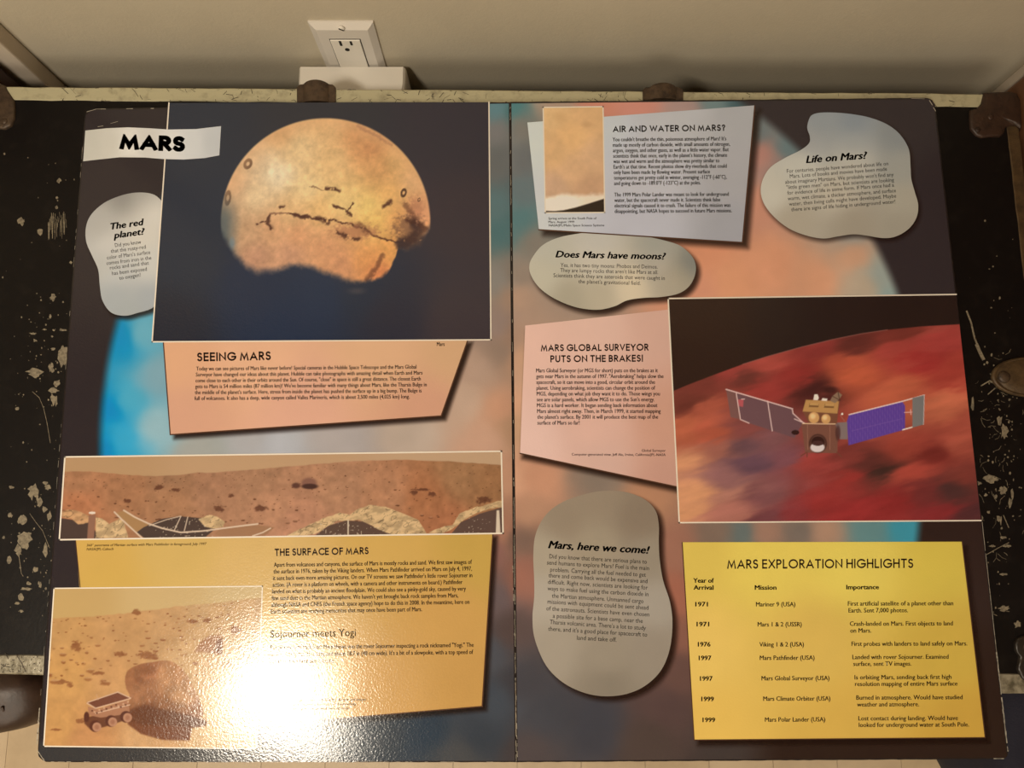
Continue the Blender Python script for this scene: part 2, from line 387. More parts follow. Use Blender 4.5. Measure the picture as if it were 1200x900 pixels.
def sdist(x, y, poly):
    """signed distance to polygon, negative inside"""
    P = np.array(poly, float); d = np.full(x.shape, 1e9); ins = np.zeros(x.shape, bool)
    n = len(P)
    for i in range(n):
        a, b = P[i], P[(i+1) % n]; e = b-a
        t = np.clip(((x-a[0])*e[0]+(y-a[1])*e[1])/(e@e+1e-9), 0, 1)
        d = np.minimum(d, np.hypot(x-a[0]-t*e[0], y-a[1]-t*e[1]))
        c = ((a[1] > y) != (b[1] > y))
        with np.errstate(divide='ignore', invalid='ignore'):
            xx = (b[0]-a[0])*(y-a[1])/(b[1]-a[1]+1e-12)+a[0]
        ins ^= c & (x < xx)
    return np.where(ins, -d, d)
def ldist(x, y, pl):
    d = np.full(x.shape, 1e9)
    for (a, b) in zip(pl[:-1], pl[1:]):
        a = np.array(a, float); e = np.array(b, float)-a
        t = np.clip(((x-a[0])*e[0]+(y-a[1])*e[1])/(e@e+1e-9), 0, 1)
        d = np.minimum(d, np.hypot(x-a[0]-t*e[0], y-a[1]-t*e[1]))
    return d
def ss(a, b, v): t = np.clip((v-a)/(b-a), 0, 1); return t*t*(3-2*t)
def mixc(col, c2, f): return col*(1-f[..., None])+np.array(c2, float)*f[..., None]
def fill(col, x, y, poly, c, soft=.6, k=1.0): return mixc(col, c, k*(1-ss(-soft, soft, sdist(x, y, poly))))
def line(col, x, y, pl, w_, c, k=1.0, soft=.5): return mixc(col, c, k*(1-ss(w_/2-soft, w_/2+soft, ldist(x, y, pl))))
def disc(col, x, y, cx, cy, rx, ry, c, soft=.12, k=1.0):
    r = np.hypot((x-cx)/rx, (y-cy)/ry); return mixc(col, c, k*(1-ss(1-soft, 1+soft, r)))
def blot(col, x, y, cx, cy, a, b, c, soft=.4, k=.8):
    m = (np.abs(x-cx) < a*2+2) & (np.abs(y-cy) < b*2+2)
    if not m.any(): return col
    X, Y = x[m], y[m]; r = np.hypot((X-cx)/a, (Y-cy)/b)+1.5*(fbm(X+cx*3, Y*1.3, 3.2, 3, 6)-.5)
    f = k*(1-ss(1-soft, 1+soft, r)); col[m] = col[m]*(1-f[:, None])+np.array(c, float)*f[:, None]; return col
def catmull(P, n=5):
    P = np.array(P, float); N = len(P); out = []
    for i in range(N):
        p0, p1, p2, p3 = P[i-1], P[i], P[(i+1) % N], P[(i+2) % N]
        for k in range(n):
            t = k/n
            out.append(.5*(2*p1+(p2-p0)*t+(2*p0-5*p1+4*p2-p3)*t*t+(3*p1-p0-3*p2+p3)*t**3))
    return np.array(out)

SEEING = [(191.5, 400), (548, 397), (517, 487), (199.5, 509)]
SURF = [(88.5, 629), (577.5, 624), (565, 827.5), (107, 867)]
AIR = [(618, 143.5), (884.5, 123.5), (870, 284), (631.5, 269)]
MGS = [(615.5, 381.5), (790, 362), (797, 571), (609.5, 531)]
TABLE = [(799.5, 635.5), (1127.5, 634.8), (1154.5, 864), (813.5, 867)]
MARSP = [(198, 120.6), (573, 119.8), (575.3, 398.2), (178.2, 400.6)]
PANO = [(76, 535.5), (587.5, 528.8), (589.5, 625), (69.5, 632.5)]
ROVER = [(63.3, 689.5), (307.5, 687), (301, 877.5), (51.2, 874.5)]
SURV = [(783, 349.8), (1120.5, 345), (1149.5, 610), (796, 612.5)]
POLAR = [(636.5, 125.8), (706.7, 125), (708.7, 249), (639, 249.5)]
RIBBON = [(100,153),(125,150.3),(150,149.2),(175,150.3),(197,151.8),(230,151.2),(259,147.8),(257,182),(240,185.2),(215,187),(190,186.3),(170,184.6),(140,184.3),(115,187),(97.5,189)]
B_RED = catmull([(196,250),(186,232),(172,226),(150,227),(125,236),(108,250),(101,265),(101,283),(108,300),(115,316),(117,335),(120,352),(130,366),(145,370),(160,367),(182,358),(192,330),(194,290)])
B_LIFE = catmull([(948,140),(946,150),(949,160),(948,168),(938,176),(920,185),(903,196),(894,210),(891.5,225),(896,240),(908,255),(925,268),(945,276),(965,279.5),(982,277),(1000,274.5),(1015,276),(1035,279),(1050,277),(1065,268),(1074,255),(1076,240),(1072,225),(1068,210),(1067,195),(1065,175),(1055,158),(1040,146),(1020,138),(1000,134),(980,132),(962,132),(952,134.5)])
B_MOON = catmull([(625,300),(635,288),(650,280),(670,275),(700,272),(750,276),(790,285),(805,294),(814,306),(815,320),(808,335),(795,344),(775,348),(755,349),(735,352),(720,359),(700,363),(675,360),(650,350),(632,337),(622,322),(620.5,310)])
B_HERE = catmull([(690,578),(712,575),(735,577),(755,585),(768,598),(772,615),(772,635),(773,655),(777,680),(785,705),(788,730),(785,760),(775,785),(757,803),(735,813),(710,816),(685,812),(660,800),(640,780),(627,750),(624,725),(626,700),(626,680),(625,650),(628,625),(640,603),(660,588)])
# the printed artwork has its own drop shadows (ink, not light): (outline, dx, dy, blur, strength, level)
INKSH = [(SEEING, 5, 5, 5, .85, 2), (SURF, 5, 5, 5, .85, 2), (AIR, 6, 6, 7, .85, 4), (MGS, 3, 6, 6, .85, 2), (TABLE, 5, 6, 6, .85, 3),
         (B_RED, 3, 4, 5, .8, 1), (B_LIFE, 2, 3, 6, .7, 1), (B_MOON, 4, 5, 6, .85, 2), (B_HERE, 5, 5, 6, .85, 1)]
def ink_shadow(col, x, y, level):
    for (P, dx, dy, bl, k, lv) in INKSH:
        if lv <= level: continue
        P = np.array(P); m = (x > P[:, 0].min()-20) & (x < P[:, 0].max()+25) & (y > P[:, 1].min()-20) & (y < P[:, 1].max()+25)
        if not m.any(): continue
        d = sdist(x[m]-dx, y[m]-dy, P); f = k*(1-ss(-bl*.6, bl*.9, d))
        col[m] = col[m]*(1-f[:, None])+np.array([28, 16, 12.])*f[:, None]
    return col

# planet rim of the background art, radius by direction
RC = (598, 556)
RIM = [(137,375),(122,450),(117,532),(118,640),(150,760),(250,905),(600,1060),(900,945),(1010,830),(1078,614),(1086,520),(1080,440),(1053,345),(1025,283),(985,225),(940,178),(872,121),(800,70),(600,40),(400,60),(250,150),(170,270)]
ra = np.array([math.atan2(b-RC[1], a-RC[0]) for a, b in RIM]); rr = np.array([math.hypot(a-RC[0], b-RC[1]) for a, b in RIM])
o_ = np.argsort(ra); ra, rr = ra[o_], rr[o_]
ra = np.r_[ra[-1]-2*math.pi, ra, ra[0]+2*math.pi]; rr = np.r_[rr[-1], rr, rr[0]]
BG = [(128,480,(0,138,196)),(142,395,(10,140,190)),(122,530,(0,135,190)),(140,520,(60,165,200)),(150,470,(80,170,195)),(165,390,(110,175,190)),(185,440,(135,175,185)),
 (180,500,(150,185,190)),(230,525,(165,165,155)),(320,520,(180,180,180)),(300,515,(175,172,168)),(400,505,(178,168,160)),(480,505,(190,170,150)),(540,470,(195,165,140)),(560,430,(185,155,132)),(590,480,(200,150,118)),
 (570,515,(200,158,130)),(595,560,(198,150,118)),(590,620,(170,120,95)),(586,410,(150,128,110)),(585,380,(150,130,118)),(585,330,(140,135,125)),(587,270,(82,118,118)),(586,240,(95,122,122)),(584,190,(110,112,108)),(583,150,(135,130,125)),(583,128,(105,145,150)),
 (605,128,(70,118,118)),(612,150,(120,115,105)),(612,190,(98,100,98)),(615,225,(92,105,105)),(612,262,(78,112,112)),(625,285,(120,112,100)),(612,320,(135,120,105)),(605,350,(165,135,112)),(650,124,(165,140,118)),(700,130,(192,128,105)),(750,130,(190,130,112)),(800,128,(165,138,128)),(840,124,(110,130,128)),(865,122,(70,95,98)),
 (605,420,(185,145,115)),(602,500,(180,142,110)),(630,560,(185,135,105)),(700,560,(125,110,95)),(760,590,(165,120,90)),(785,640,(150,105,85)),(620,600,(165,125,98)),(612,630,(110,88,75)),(612,680,(140,95,78)),(603,740,(85,70,65)),
 (790,700,(150,95,75)),(800,740,(125,85,70)),(795,790,(95,70,62)),(780,830,(80,62,58)),(612,800,(62,60,62)),(640,840,(60,60,63)),(700,850,(58,58,62)),(760,870,(70,58,52)),(850,880,(60,52,48)),(620,880,(70,62,60)),
 (840,625,(120,100,85)),(900,622,(150,115,95)),(870,625,(95,105,100)),(960,622,(165,130,105)),(1020,622,(95,130,128)),(1065,622,(60,140,155)),(940,624,(110,100,90)),
 (830,300,(205,140,105)),(860,330,(205,145,108)),(900,310,(205,145,110)),(960,330,(205,150,115)),(880,240,(190,135,110)),(890,180,(180,130,115)),(910,200,(150,125,115)),(1000,300,(200,155,122)),(1015,335,(178,160,135)),(1030,320,(150,160,150)),(1040,342,(140,158,150)),(1000,270,(150,150,140)),(600,395,(160,130,108)),
 (820,340,(200,140,110)),(890,150,(110,120,118)),(925,175,(100,120,120)),
 (572,640,(140,100,90)),(580,700,(105,90,88)),(575,760,(78,80,84)),(580,820,(70,76,82)),(560,860,(60,66,72)),(500,855,(46,58,68)),(440,860,(50,58,64)),(400,880,(60,66,70)),(540,885,(75,75,74)),(330,880,(60,62,66))]
DARK = (52, 45, 45)
def paint_bg(x, y):
    xs = x+14*(fbm(x, y, 40, 3, 5)-.5); ys = y+14*(fbm(x, y, 40, 3, 9)-.5)
    col = ctrl(xs, ys, BG, 160, 2.0)
    col *= (0.93+.14*fbm(x, y, 60, 4, 2))[..., None]
    an = np.arctan2(y-RC[1], x-RC[0]); R = np.interp(an, ra, rr); d = R-np.hypot(x-RC[0], y-RC[1])
    inside = ss(-6, 8, d)
    dk = np.array(DARK, float)*np.ones(col.shape)
    dk = np.where((y > 600)[..., None] & (x > 600)[..., None], np.array([47, 34, 29.]), dk)
    low = ss(860, 920, x)*ss(700, 840, y)
    col = col*inside[..., None]+dk*(1-inside[..., None])
    col = mixc(col, (45, 32, 26), low)
    lowl = ss(60, 0, x-290)*ss(866, 872, y)
    col = mixc(col, (58, 56, 54), lowl)
    return ink_shadow(col, x, y, 0)

def paint_mars(x, y):
    bg = ctrl(x, y, [(210,140,(46,50,58)),(220,300,(42,48,58)),(200,380,(40,42,50)),(330,370,(34,46,66)),(380,350,(36,48,68)),(300,340,(36,46,64)),(450,370,(44,44,54)),(540,380,(60,52,55)),(550,250,(58,50,54)),(540,150,(52,48,54)),(380,128,(50,50,54)),(420,350,(38,46,60))], 400)
    xs = x+10*(fbm(x, y, 26, 4, 3)-.5); ys = y+7*(fbm(x, y, 20, 4, 4)-.5)
    m = ctrl(xs, ys, [(385,145,(222,180,125)),(330,155,(205,160,110)),(300,190,(215,185,145)),(325,205,(232,215,178)),(300,230,(222,195,150)),(275,220,(210,170,130)),(270,260,(185,155,120)),(290,270,(190,150,112)),
      (350,175,(224,192,140)),(360,220,(228,200,145)),(390,190,(226,186,128)),(420,160,(205,150,100)),(435,175,(198,140,92)),(445,200,(208,155,100)),(465,190,(215,170,110)),(400,235,(228,196,130)),(430,240,(232,200,120)),(455,225,(222,172,105)),
      (485,215,(215,170,120)),(495,245,(215,150,110)),(440,262,(228,185,105)),(465,262,(215,155,95)),(320,268,(205,155,112)),(350,275,(205,148,105)),(300,300,(185,138,108)),(340,298,(195,145,112)),(380,290,(205,148,105)),(400,310,(200,142,102)),(430,305,(215,150,90)),(445,318,(205,125,80)),(455,295,(222,160,90)),(340,250,(220,180,125)),(375,245,(222,178,115))], 160, 1.6)
    m *= (.86+.28*fbm(x, y, 7, 5, 12, .65))[..., None]
    n = fbm(x, y, 5, 3, 21)
    def feat(pl, w_, k=.85, c=(72, 42, 34)):
        nonlocal m
        d = ldist(x+5*(n-.5), y+5*(fbm(x, y, 5, 3, 25)-.5), pl)
        m = mixc(m, c, k*(1-ss(w_*.2, w_, d))*ss(.28, .5, n+.12))
    feat([(318,250),(345,251),(362,253)], 1.6, .5); feat([(340,251),(360,254),(378,257),(392,259),(410,262),(428,270),(445,278),(470,284)], 1.9)
    m = blot(m, x, y, 418, 271, 24, 8, (158, 104, 76), .5, .65); m = blot(m, x, y, 480, 268, 16, 15, (92, 66, 56), .5, .6); m = blot(m, x, y, 489, 245, 8, 16, (160, 105, 78), .5, .5)
    feat([(345,253),(358,255)], 2.6); feat([(372,255),(384,260)], 4.5); feat([(391,240),(402,246),(412,252)], 2.8); feat([(414,238),(408,248)], 1.5); feat([(316,252),(314,262),(318,267)], 3.2); feat([(300,262),(312,259)], 1.6)
    feat([(328,243),(332,241)], 2.6); feat([(382,221),(397,223)], 3.4); feat([(362,218),(378,222)], 1.4, .5); feat([(395,272),(405,277),(420,281)], 4.0); feat([(420,262),(430,272)], 5, .4)
    feat([(450,242),(457,236)], 4.5); feat([(486,262),(492,270),(484,280),(470,286)], 10, .9, (62, 42, 40)); feat([(478,258),(490,262),(500,268)], 5, .8); feat([(475,240),(486,255)], 5, .5); feat([(470,286),(485,292),(495,282)], 9, .8, (58, 44, 46))
    feat([(448,300),(440,315),(430,328)], 5, .55); feat([(420,148),(440,158),(458,170)], 3.5, .55, (120, 75, 60)); feat([(328,273)], 1) if False else None
    for (cx, cy, rx, ry) in ((290.5,192,4.2,5.2),(267,232,3.2,7.5),(473,226,3,4.5),(491,234,1.5,2)):
        r = np.hypot((x-cx)/rx+.25*(y-cy)/ry, (y-cy)/ry); m = mixc(m, (70, 48, 38), .85*(1-ss(.25, .5, np.abs(r-.85)))); 
    # limb, terminator and the blue haze of the photographed planet
    R = np.hypot((x-381.5)/123.3, (y-261)/123.0)
    limb = 1-ss(.985, 1.005, R)
    edge = ss(.80, 1.0, R); m = mixc(m, (222, 172, 120), .5*edge*ss(300, 200, y))
    yb = np.interp(x, [255,262,275,288,300,320,345,365,385,405,425,445,456,463,467,476,492,506], [262,278,298,312,319,317,311,313,321,328,331,327,317,302,290,292,286,262])+5*(n-.5)
    sf = np.interp(x, [255,300,340,400,440,465,500], [10,9,6,7,4,3,10])
    night = ss(-sf, sf*.8, y-yb)
    lhz = ss(285, 262, x)*ss(215, 260, y); m = mixc(m, (70, 85, 90), lhz*.8)
    col = bg*(1-limb[..., None])+m*limb[..., None]
    col = mixc(col, (0, 0, 0), night*0)
    col = col*(1-night[..., None])+bg*night[..., None]
    col = disc(col, x, y, 272, 285, 3, 6, (105, 130, 140), .8, .6); col = disc(col, x, y, 418, 341, 9, 3.2, (75, 70, 72), .8, .6)
    # title ribbon's ink shadow
    return col
def rocks(col, x, y, seed, n, box_, horizon, smin, smax, dark, light=None):
    r = random.Random(seed)
    for i in range(n):
        cx = r.uniform(box_[0], box_[1]); f = r.random()**1.3; hy = np.interp(cx, *horizon); cy = hy+1+f*(box_[3]-hy)
        s = (smin+(smax-smin)*f*r.random()**2.2); a = r.uniform(1.2, 2.4)
        m = (np.abs(x-cx) < s*a*1.6+1) & (np.abs(y-cy) < s*1.6+1)
        if not m.any(): continue
        d = np.hypot((x[m]-cx)/(s*a), (y[m]-cy)/s)+.5*(fbm(x[m], y[m], 2.5, 2, i % 9)-.5)
        f1 = (1-ss(.5, 1.15, d))*r.uniform(.35, .85)
        col[m] = col[m]*(1-f1[:, None])+np.array(dark)*f1[:, None]
        if light is not None and s > 1.2:
            d2 = np.hypot((x[m]-cx)/(s*a), (y[m]-cy+s*.6)/(s*.5)); f2 = .5*(1-ss(.4, 1.1, d2))
            col[m] = col[m]*(1-f2[:, None])+np.array(light)*f2[:, None]
    return col
def paint_pano(x, y):
    H = ([70,105,130,150,180,205,225,232,240,262,300,345,400,440,470,520,590], [552.5,552.3,554.5,556.5,558,557,554.5,553,554.5,553,550,546,541.5,539.3,538.8,540.3,545])
    hy = np.interp(x, *H)+.8*(vnoise(x, y*0, 7, 3)-.5)
    sky = ctrl(x, y, [(90,542,(188,150,108)),(300,540,(196,158,118)),(560,535,(200,165,128))])
    g = ctrl(x, y, [(90,565,(150,100,72)),(90,590,(160,98,68)),(150,575,(148,98,70)),(200,580,(150,102,74)),(250,575,(148,102,78)),(320,590,(162,112,86)),(350,610,(165,112,88)),(400,570,(158,110,84)),(450,580,(160,108,80)),(500,585,(150,92,62)),(540,560,(142,98,68)),(575,575,(138,92,62)),(520,610,(150,90,62)),(300,560,(150,105,80)),(200,562,(138,96,72))])
    g = g*1.0+np.array([24, 24, 16.]); g *= (.88+.24*fbm(x, y, 7, 4, 31))[..., None]
    col = sky*(1-ss(-.7, .7, y-hy)[..., None])+g*ss(-.7, .7, y-hy)[..., None]
    col = rocks(col, x, y, 3, 420, (72, 588, 0, 622), H, .4, 2.0, (95, 58, 40), (205, 155, 118))
    col = disc(col, x, y, 362, 566, 9, 6, (140, 98, 80), .3); col = disc(col, x, y, 363, 570, 9.5, 3.2, (78, 52, 45), .3); col = disc(col, x, y, 347, 569, 5, 3.2, (100, 66, 54), .4)
    for (cx, cy, a, b) in ((485,577,4,2.4),(506,579,4,2.4),(495,574,9,1.6),(566,586,8,4),(305,596,7,3),(257,596,5,3.5),(149,587,4,2.5),(186,571,5,3),(271,581,4,2),(206,574,4,2)): col = blot(col, x, y, cx, cy, a, b, (98, 60, 44))
    wr = fbm(x*1.0, y, 8, 4, 41)
    def bag(pl, c=(205, 172, 125)):
        nonlocal col
        a = 1-ss(-.6, .6, sdist(x+2.5*(wr-.5), y+2.5*(wr-.5), pl))
        fx_ = fbm(x+y*.6, y*1.5, 6.5, 3, 44, .5); tone = .90+.20*ss(.25, .7, fx_); tone = tone-.30*(1-ss(.008, .03, np.abs(fbm(x*.8+y*.5, y, 7, 2, 46)-.5)))
        col[...] = col*(1-a[..., None])+np.clip(np.array(c)*tone[..., None], 0, 245)*a[..., None]
    dk = (82, 66, 58)
    col = fill(col, x, y, [(70,607),(105,612),(118,632),(68,634)], dk); bag([(72,600),(82,597),(95,600),(104,604),(106,612),(92,615),(84,608),(72,606)], (195,150,105))
    col = fill(col, x, y, [(104,604),(112,603),(110,633),(102,633)], (150,108,85)); bag([(112,606),(120,608),(128,614),(134,610),(142,606),(146,614),(150,630),(112,631)])
    col = disc(col, x, y, 108, 601, 4, 1.6, (235,215,190))
    col = fill(col, x, y, [(136,601),(146,598),(176,616),(162,624),(152,620)], (172,132,88)); col = fill(col, x, y, [(168,618),(190,608),(210,605),(235,607),(252,620),(240,630),(170,631),(160,624)], dk)
    bag([(232,608),(245,603),(254,605),(264,612),(262,618),(250,620),(240,617)])
    col = fill(col, x, y, [(252,625),(258,620),(300,615),(322,618),(310,628),(258,629)], (165,122,88))
    for pl, w_ in (([(134,600),(142,608),(155,620),(167,631)], 1.6), ([(145,598),(158,606),(175,614),(190,619),(212,624),(240,622),(262,619),(285,616),(302,614)], 1.7), ([(204,622),(212,605)], 1.0), ([(216,622),(220,606)], 1.0), ([(296,628),(308,624),(317,619)], 1.4), ([(175,616),(195,609),(211,605)], .9)):
        col = line(col, x, y, pl, w_, (225, 198, 168))
    sp = vnoise(x, y, 1.7, 55); dots = ss(.86, .92, sp)*((y > 608) & (x > 180) & (x < 250)); col = mixc(col, (215, 195, 165), dots*.7)
    bag([(335,628.5),(350,620),(375,609),(398,601),(410,603),(420,595),(434,591.5),(452,594),(470,601),(490,609),(498,622),(502,628),(480,629),(455,622),(436,616),(420,609),(395,611),(370,626),(340,629)])
    col = fill(col, x, y, [(370,627),(385,616),(405,610),(425,611),(440,618),(462,624),(475,629),(370,629)], (96,74,62)); bag([(436,611),(455,612),(475,622),(482,628),(465,628),(450,623),(438,618)])
    bag([(502,625),(520,616),(530,615),(538,602),(560,594),(575,590),(590,586),(590,594),(570,597),(550,606),(530,620),(518,626)])
    col = fill(col, x, y, [(530,624),(540,612),(562,602),(590,594),(590,627),(528,627)], (98,76,66))
    col = line(col, x, y, [(408,610),(408,627)], 1.6, (215,195,165)); col = fill(col, x, y, [(582,598),(585,598),(586.5,625),(581,625)], (225,205,175))
    dots = ss(.85, .92, vnoise(x, y, 1.6, 58))*(((x > 372) & (x < 470) & (y > 612)) | ((x > 530) & (y > 602))); col = mixc(col, (215, 195, 165), dots*.7)
    return col
def paint_rover(x, y):
    H = ([50,110,150,200,250,310], [725,722,718.5,711.5,707,699.5])
    hy = np.interp(x, *H)+1.5*(vnoise(x, y*0, 6, 3)-.5)
    sky = ctrl(x, y, [(80,700,(214,176,112)),(200,695,(222,188,128)),(290,692,(226,196,140))])
    g = ctrl(x, y, [(70,735,(205,155,95)),(150,740,(206,156,100)),(250,720,(210,168,116)),(80,790,(212,158,92)),(70,850,(210,155,90)),(100,865,(205,145,90)),(200,740,(205,158,105)),(280,760,(212,172,122)),(180,870,(215,165,110)),(260,860,(225,185,130)),(130,790,(208,155,98)),(220,765,(215,172,118))])
    g = g+np.array([6, 6, 6.]); g *= (.92+.16*fbm(x, y, 9, 4, 61))[..., None]; t = ss(-.8, .8, y-hy)[..., None]
    col = sky*(1-t)+g*t
    col = rocks(col, x, y, 11, 170, (54, 303, 0, 800), H, .8, 3.6, (150, 92, 55), (225, 178, 125))
    for (cx, cy, a, b) in ((72,799,8,3),(82,803,4,3),(116,789,9,2),(173,768,12,4.5),(140,766,6,3),(66,855,7,1.5),(95,845,6,3),(160,717,5,4),(275,738,7,5),(90,757,6,6),(225,728,7,3),(243,727,6,3)): col = blot(col, x, y, cx, cy, a*.9, b*.9, (150, 94, 58))
    col = fill(col, x, y, [(235,752),(245,745),(258,744),(261,750),(260,768),(240,764),(228,764)], (175,120,82), 2, .8); col = fill(col, x, y, [(254,750),(261,748),(260,768),(252,764)], (130,82,55), 1.5, .8)
    sh = [(147,838),(165,845),(195,845),(220,838),(243,846),(240,851),(225,853),(222,868),(190,867),(165,860),(150,849)]
    col = fill(col, x, y, sh, (125,72,45), 1.5, .95)
    yogi = catmull([(147,795),(150,786),(162,779),(178,776),(196,774),(212,782),(224,800),(234,820),(238,838),(226,842),(200,848),(175,846),(158,842),(148,833),(152,818),(148,806)], 4)
    a = (1-ss(-1, 1, sdist(x+3*(fbm(x, y, 8, 3, 66)-.5), y, yogi)))
    yc = ctrl(x, y, [(152,795,(165,110,72)),(175,785,(178,118,80)),(195,790,(200,145,98)),(160,815,(178,122,82)),(215,815,(200,148,100)),(200,835,(150,98,62)),(170,840,(125,75,48)),(228,838,(165,110,72))], 40)*(.84+.32*fbm(x, y, 7, 4, 67))[..., None]
    col = col*(1-a[..., None])+yc*a[..., None]
    col = disc(col, x, y, 171, 786, 9, 6, (140, 88, 55), .6, .6); col = disc(col, x, y, 163, 797, 5, 4, (140, 88, 58), .6, .6)
    col = fill(col, x, y, [(150,832),(170,826),(192,832),(215,836),(240,843),(242,849),(226,852),(200,850),(170,850),(152,845)], (112,66,42), 2.5, .85)
    # rover
    col = fill(col, x, y, [(98,842),(112,838),(150,830),(153,842),(122,852),(106,855),(99,848)], (95,52,38), 1, .8)
    col = fill(col, x, y, [(103,828),(115,831),(150,820),(152,834),(140,838),(118,841),(104,838)], (185,130,95)); col = fill(col, x, y, [(102,823),(137,811),(153,818),(112,829.5)], (128,78,58))
    for pl in ([(102,824),(112,830),(153,818.5)], [(103,823),(138,811)], [(112,836),(135,830),(152,826)], [(138,811),(153,818)]): col = line(col, x, y, pl, 1.2, (232, 190, 155))
    for i in range(16): col = disc(col, x, y, 108+i*2.8, 833-i*.7+(i*37 % 5), 1.1, .9, (225,178,140) if i % 2 else (100,58,42), .4)
    for (cx, cy) in ((113.5, 852), (132, 846), (149.5, 841)):
        col = disc(col, x, y, cx-2, cy-1, 6.6, 6.8, (100, 56, 42)); col = disc(col, x, y, cx, cy, 5.2, 5.4, (196, 142, 108)); col = disc(col, x, y, cx, cy, 2.6, 2.8, (175, 120, 90), .5)
    col = disc(col, x, y, 101.5, 840, 3.2, 6, (98, 55, 42), .2); col = line(col, x, y, [(113,814),(115,820)], .8, (215,170,130))
    return col
def paint_surv(x, y):
    hy = np.interp(x, [780,806,840,870,900,940,975,1010,1040,1080,1125], [462,451,438,427,417.5,406.5,398,391,386.5,382.5,380])
    tx = (x-900)*math.cos(-.28)+(y-500)*math.sin(-.28); ty = -(x-900)*math.sin(-.28)+(y-500)*math.cos(-.28)
    st = fbm(tx*.28, ty*1.1, 14, 4, 71); wv = 26*(st-.5)
    SPT = [(830,450,(120,55,45)),(860,440,(150,60,52)),(810,470,(105,50,40)),(830,480,(165,80,58)),(900,430,(168,70,58)),(880,445,(100,50,42)),(960,412,(135,52,46)),(1000,403,(95,45,38)),(1060,388,(120,52,42)),(1100,388,(165,70,58)),(1100,400,(170,62,55)),(1050,410,(170,66,56)),(990,425,(178,80,55)),(1080,425,(160,50,45)),(1110,440,(165,60,48)),(1060,450,(190,92,62)),(1000,440,(185,85,55)),(1100,470,(195,102,70)),(1040,470,(190,92,62)),(940,440,(140,48,42)),(955,455,(70,35,32)),(900,460,(150,55,48)),
      (800,500,(180,92,62)),(830,505,(178,85,60)),(870,500,(130,68,62)),(900,510,(120,75,75)),(870,520,(100,68,72)),(880,545,(95,65,75)),(920,540,(118,70,75)),(840,525,(160,95,78)),(850,560,(140,92,88)),(805,540,(205,138,95)),(820,580,(212,145,98)),(810,600,(205,140,95)),(860,600,(170,105,88)),(890,580,(120,72,72)),(900,605,(110,60,62)),(850,580,(175,115,95)),
      (960,540,(160,62,55)),(1000,560,(150,50,44)),(1000,530,(120,52,45)),(1035,553,(62,42,36)),(1015,545,(90,46,40)),(1060,525,(150,62,48)),(1095,530,(115,42,36)),(1120,520,(170,80,60)),(1070,555,(165,66,52)),(1115,572,(72,45,42)),(1085,578,(110,45,42)),(1130,560,(125,55,45)),(1050,590,(140,42,40)),(1100,600,(130,42,42)),(960,590,(150,48,44)),(930,600,(130,50,50)),(1000,600,(145,44,42)),(1140,600,(80,42,42)),(1020,500,(175,82,62)),(970,500,(150,62,50))]
    ca, sa = math.cos(-.26), math.sin(-.26)
    rot = lambda X, Y: (.62*((X-900)*ca+(Y-500)*sa), 1.25*(-(X-900)*sa+(Y-500)*ca))
    rx, ry = rot(x+wv, y+wv*.8); g = ctrl(rx, ry, [(*rot(a, b), c) for a, b, c in SPT], 60)
    g *= (.80+.20*fbm(tx*.35, ty*1.2, 16, 4, 74))[..., None]; g = g*.98+g.mean(-1, keepdims=True)*.09
    sp = ctrl(x, y, [(800,360,(48,34,27)),(950,370,(42,32,28)),(1100,360,(40,30,26)),(800,430,(46,32,26))])
    t = ss(-.8, .8, y-hy)[..., None]; col = sp*(1-t)+g*t
    col = line(col, x, y, [(870,427),(900,417.5),(940,406.5),(975,398),(1010,391),(1040,386.5)], 1.0, (150, 95, 85), .6)
    q = lambda X, Y: (840+X/4.615, 440+Y/4.615)
    Q = lambda *a: [q(a[i], a[i+1]) for i in range(0, len(a), 2)]
    col = fill(col, x, y, Q(50,75, 105,95, 130,238, 75,225), (112,78,72)); col = fill(col, x, y, Q(105,95, 408,180, 412,205, 465,258, 440,300, 420,338, 175,258, 130,238), (100,72,74))
    col = fill(col, x, y, Q(112,130, 145,130, 142,170, 118,165), (165,80,82)); 
    for pl, w_ in ((Q(50,75, 408,180), 1.2), (Q(105,95, 128,238, 175,258), 1.0), (Q(275,140, 300,300), 1.0), (Q(408,180, 412,205, 470,258), 1.1), (Q(420,235, 475,258), 1.0), (Q(133,128, 150,128), .7)): col = line(col, x, y, pl, w_, (215, 185, 175))
    col = fill(col, x, y, Q(715,212, 1003,140, 1018,165, 1018,292, 712,378, 703,250), (88,62,138))
    hz = (1-ss(.0, .35, np.abs(((x-995)/2.9) % 1-.5)*2))*(1-ss(-.6, .6, sdist(x, y, Q(712,215, 1003,142, 1018,292, 712,375)))); col = mixc(col, (116, 88, 150), hz*.5)
    col = line(col, x, y, Q(730,300, 850,270, 1000,235), .8, (120, 92, 150), .5)
    col = line(col, x, y, Q(715,212, 1003,140, 1122,106), 1.3, (225, 195, 185)); col = line(col, x, y, Q(1005,294, 1056,280), 1.4, (235, 210, 200)); col = line(col, x, y, Q(1015,200, 1055,198), 1.0, (205, 160, 150)); col = line(col, x, y, Q(1048,185, 1050,212), .9, (205, 160, 150))
    col = fill(col, x, y, Q(1058,122, 1122,106, 1118,265, 1058,282), (112,110,106)); col = line(col, x, y, Q(1122,106, 1118,265), .8, (180, 170, 165))
    col = fill(col, x, y, Q(640,255, 705,252, 708,345, 665,345, 645,290), (120,104,100))
    col = fill(col, x, y, Q(480,130, 665,138, 655,208, 650,262, 500,262, 465,195), (112,72,52)); col = fill(col, x, y, Q(482,132, 660,140, 652,206, 464,194), (172,130,78))
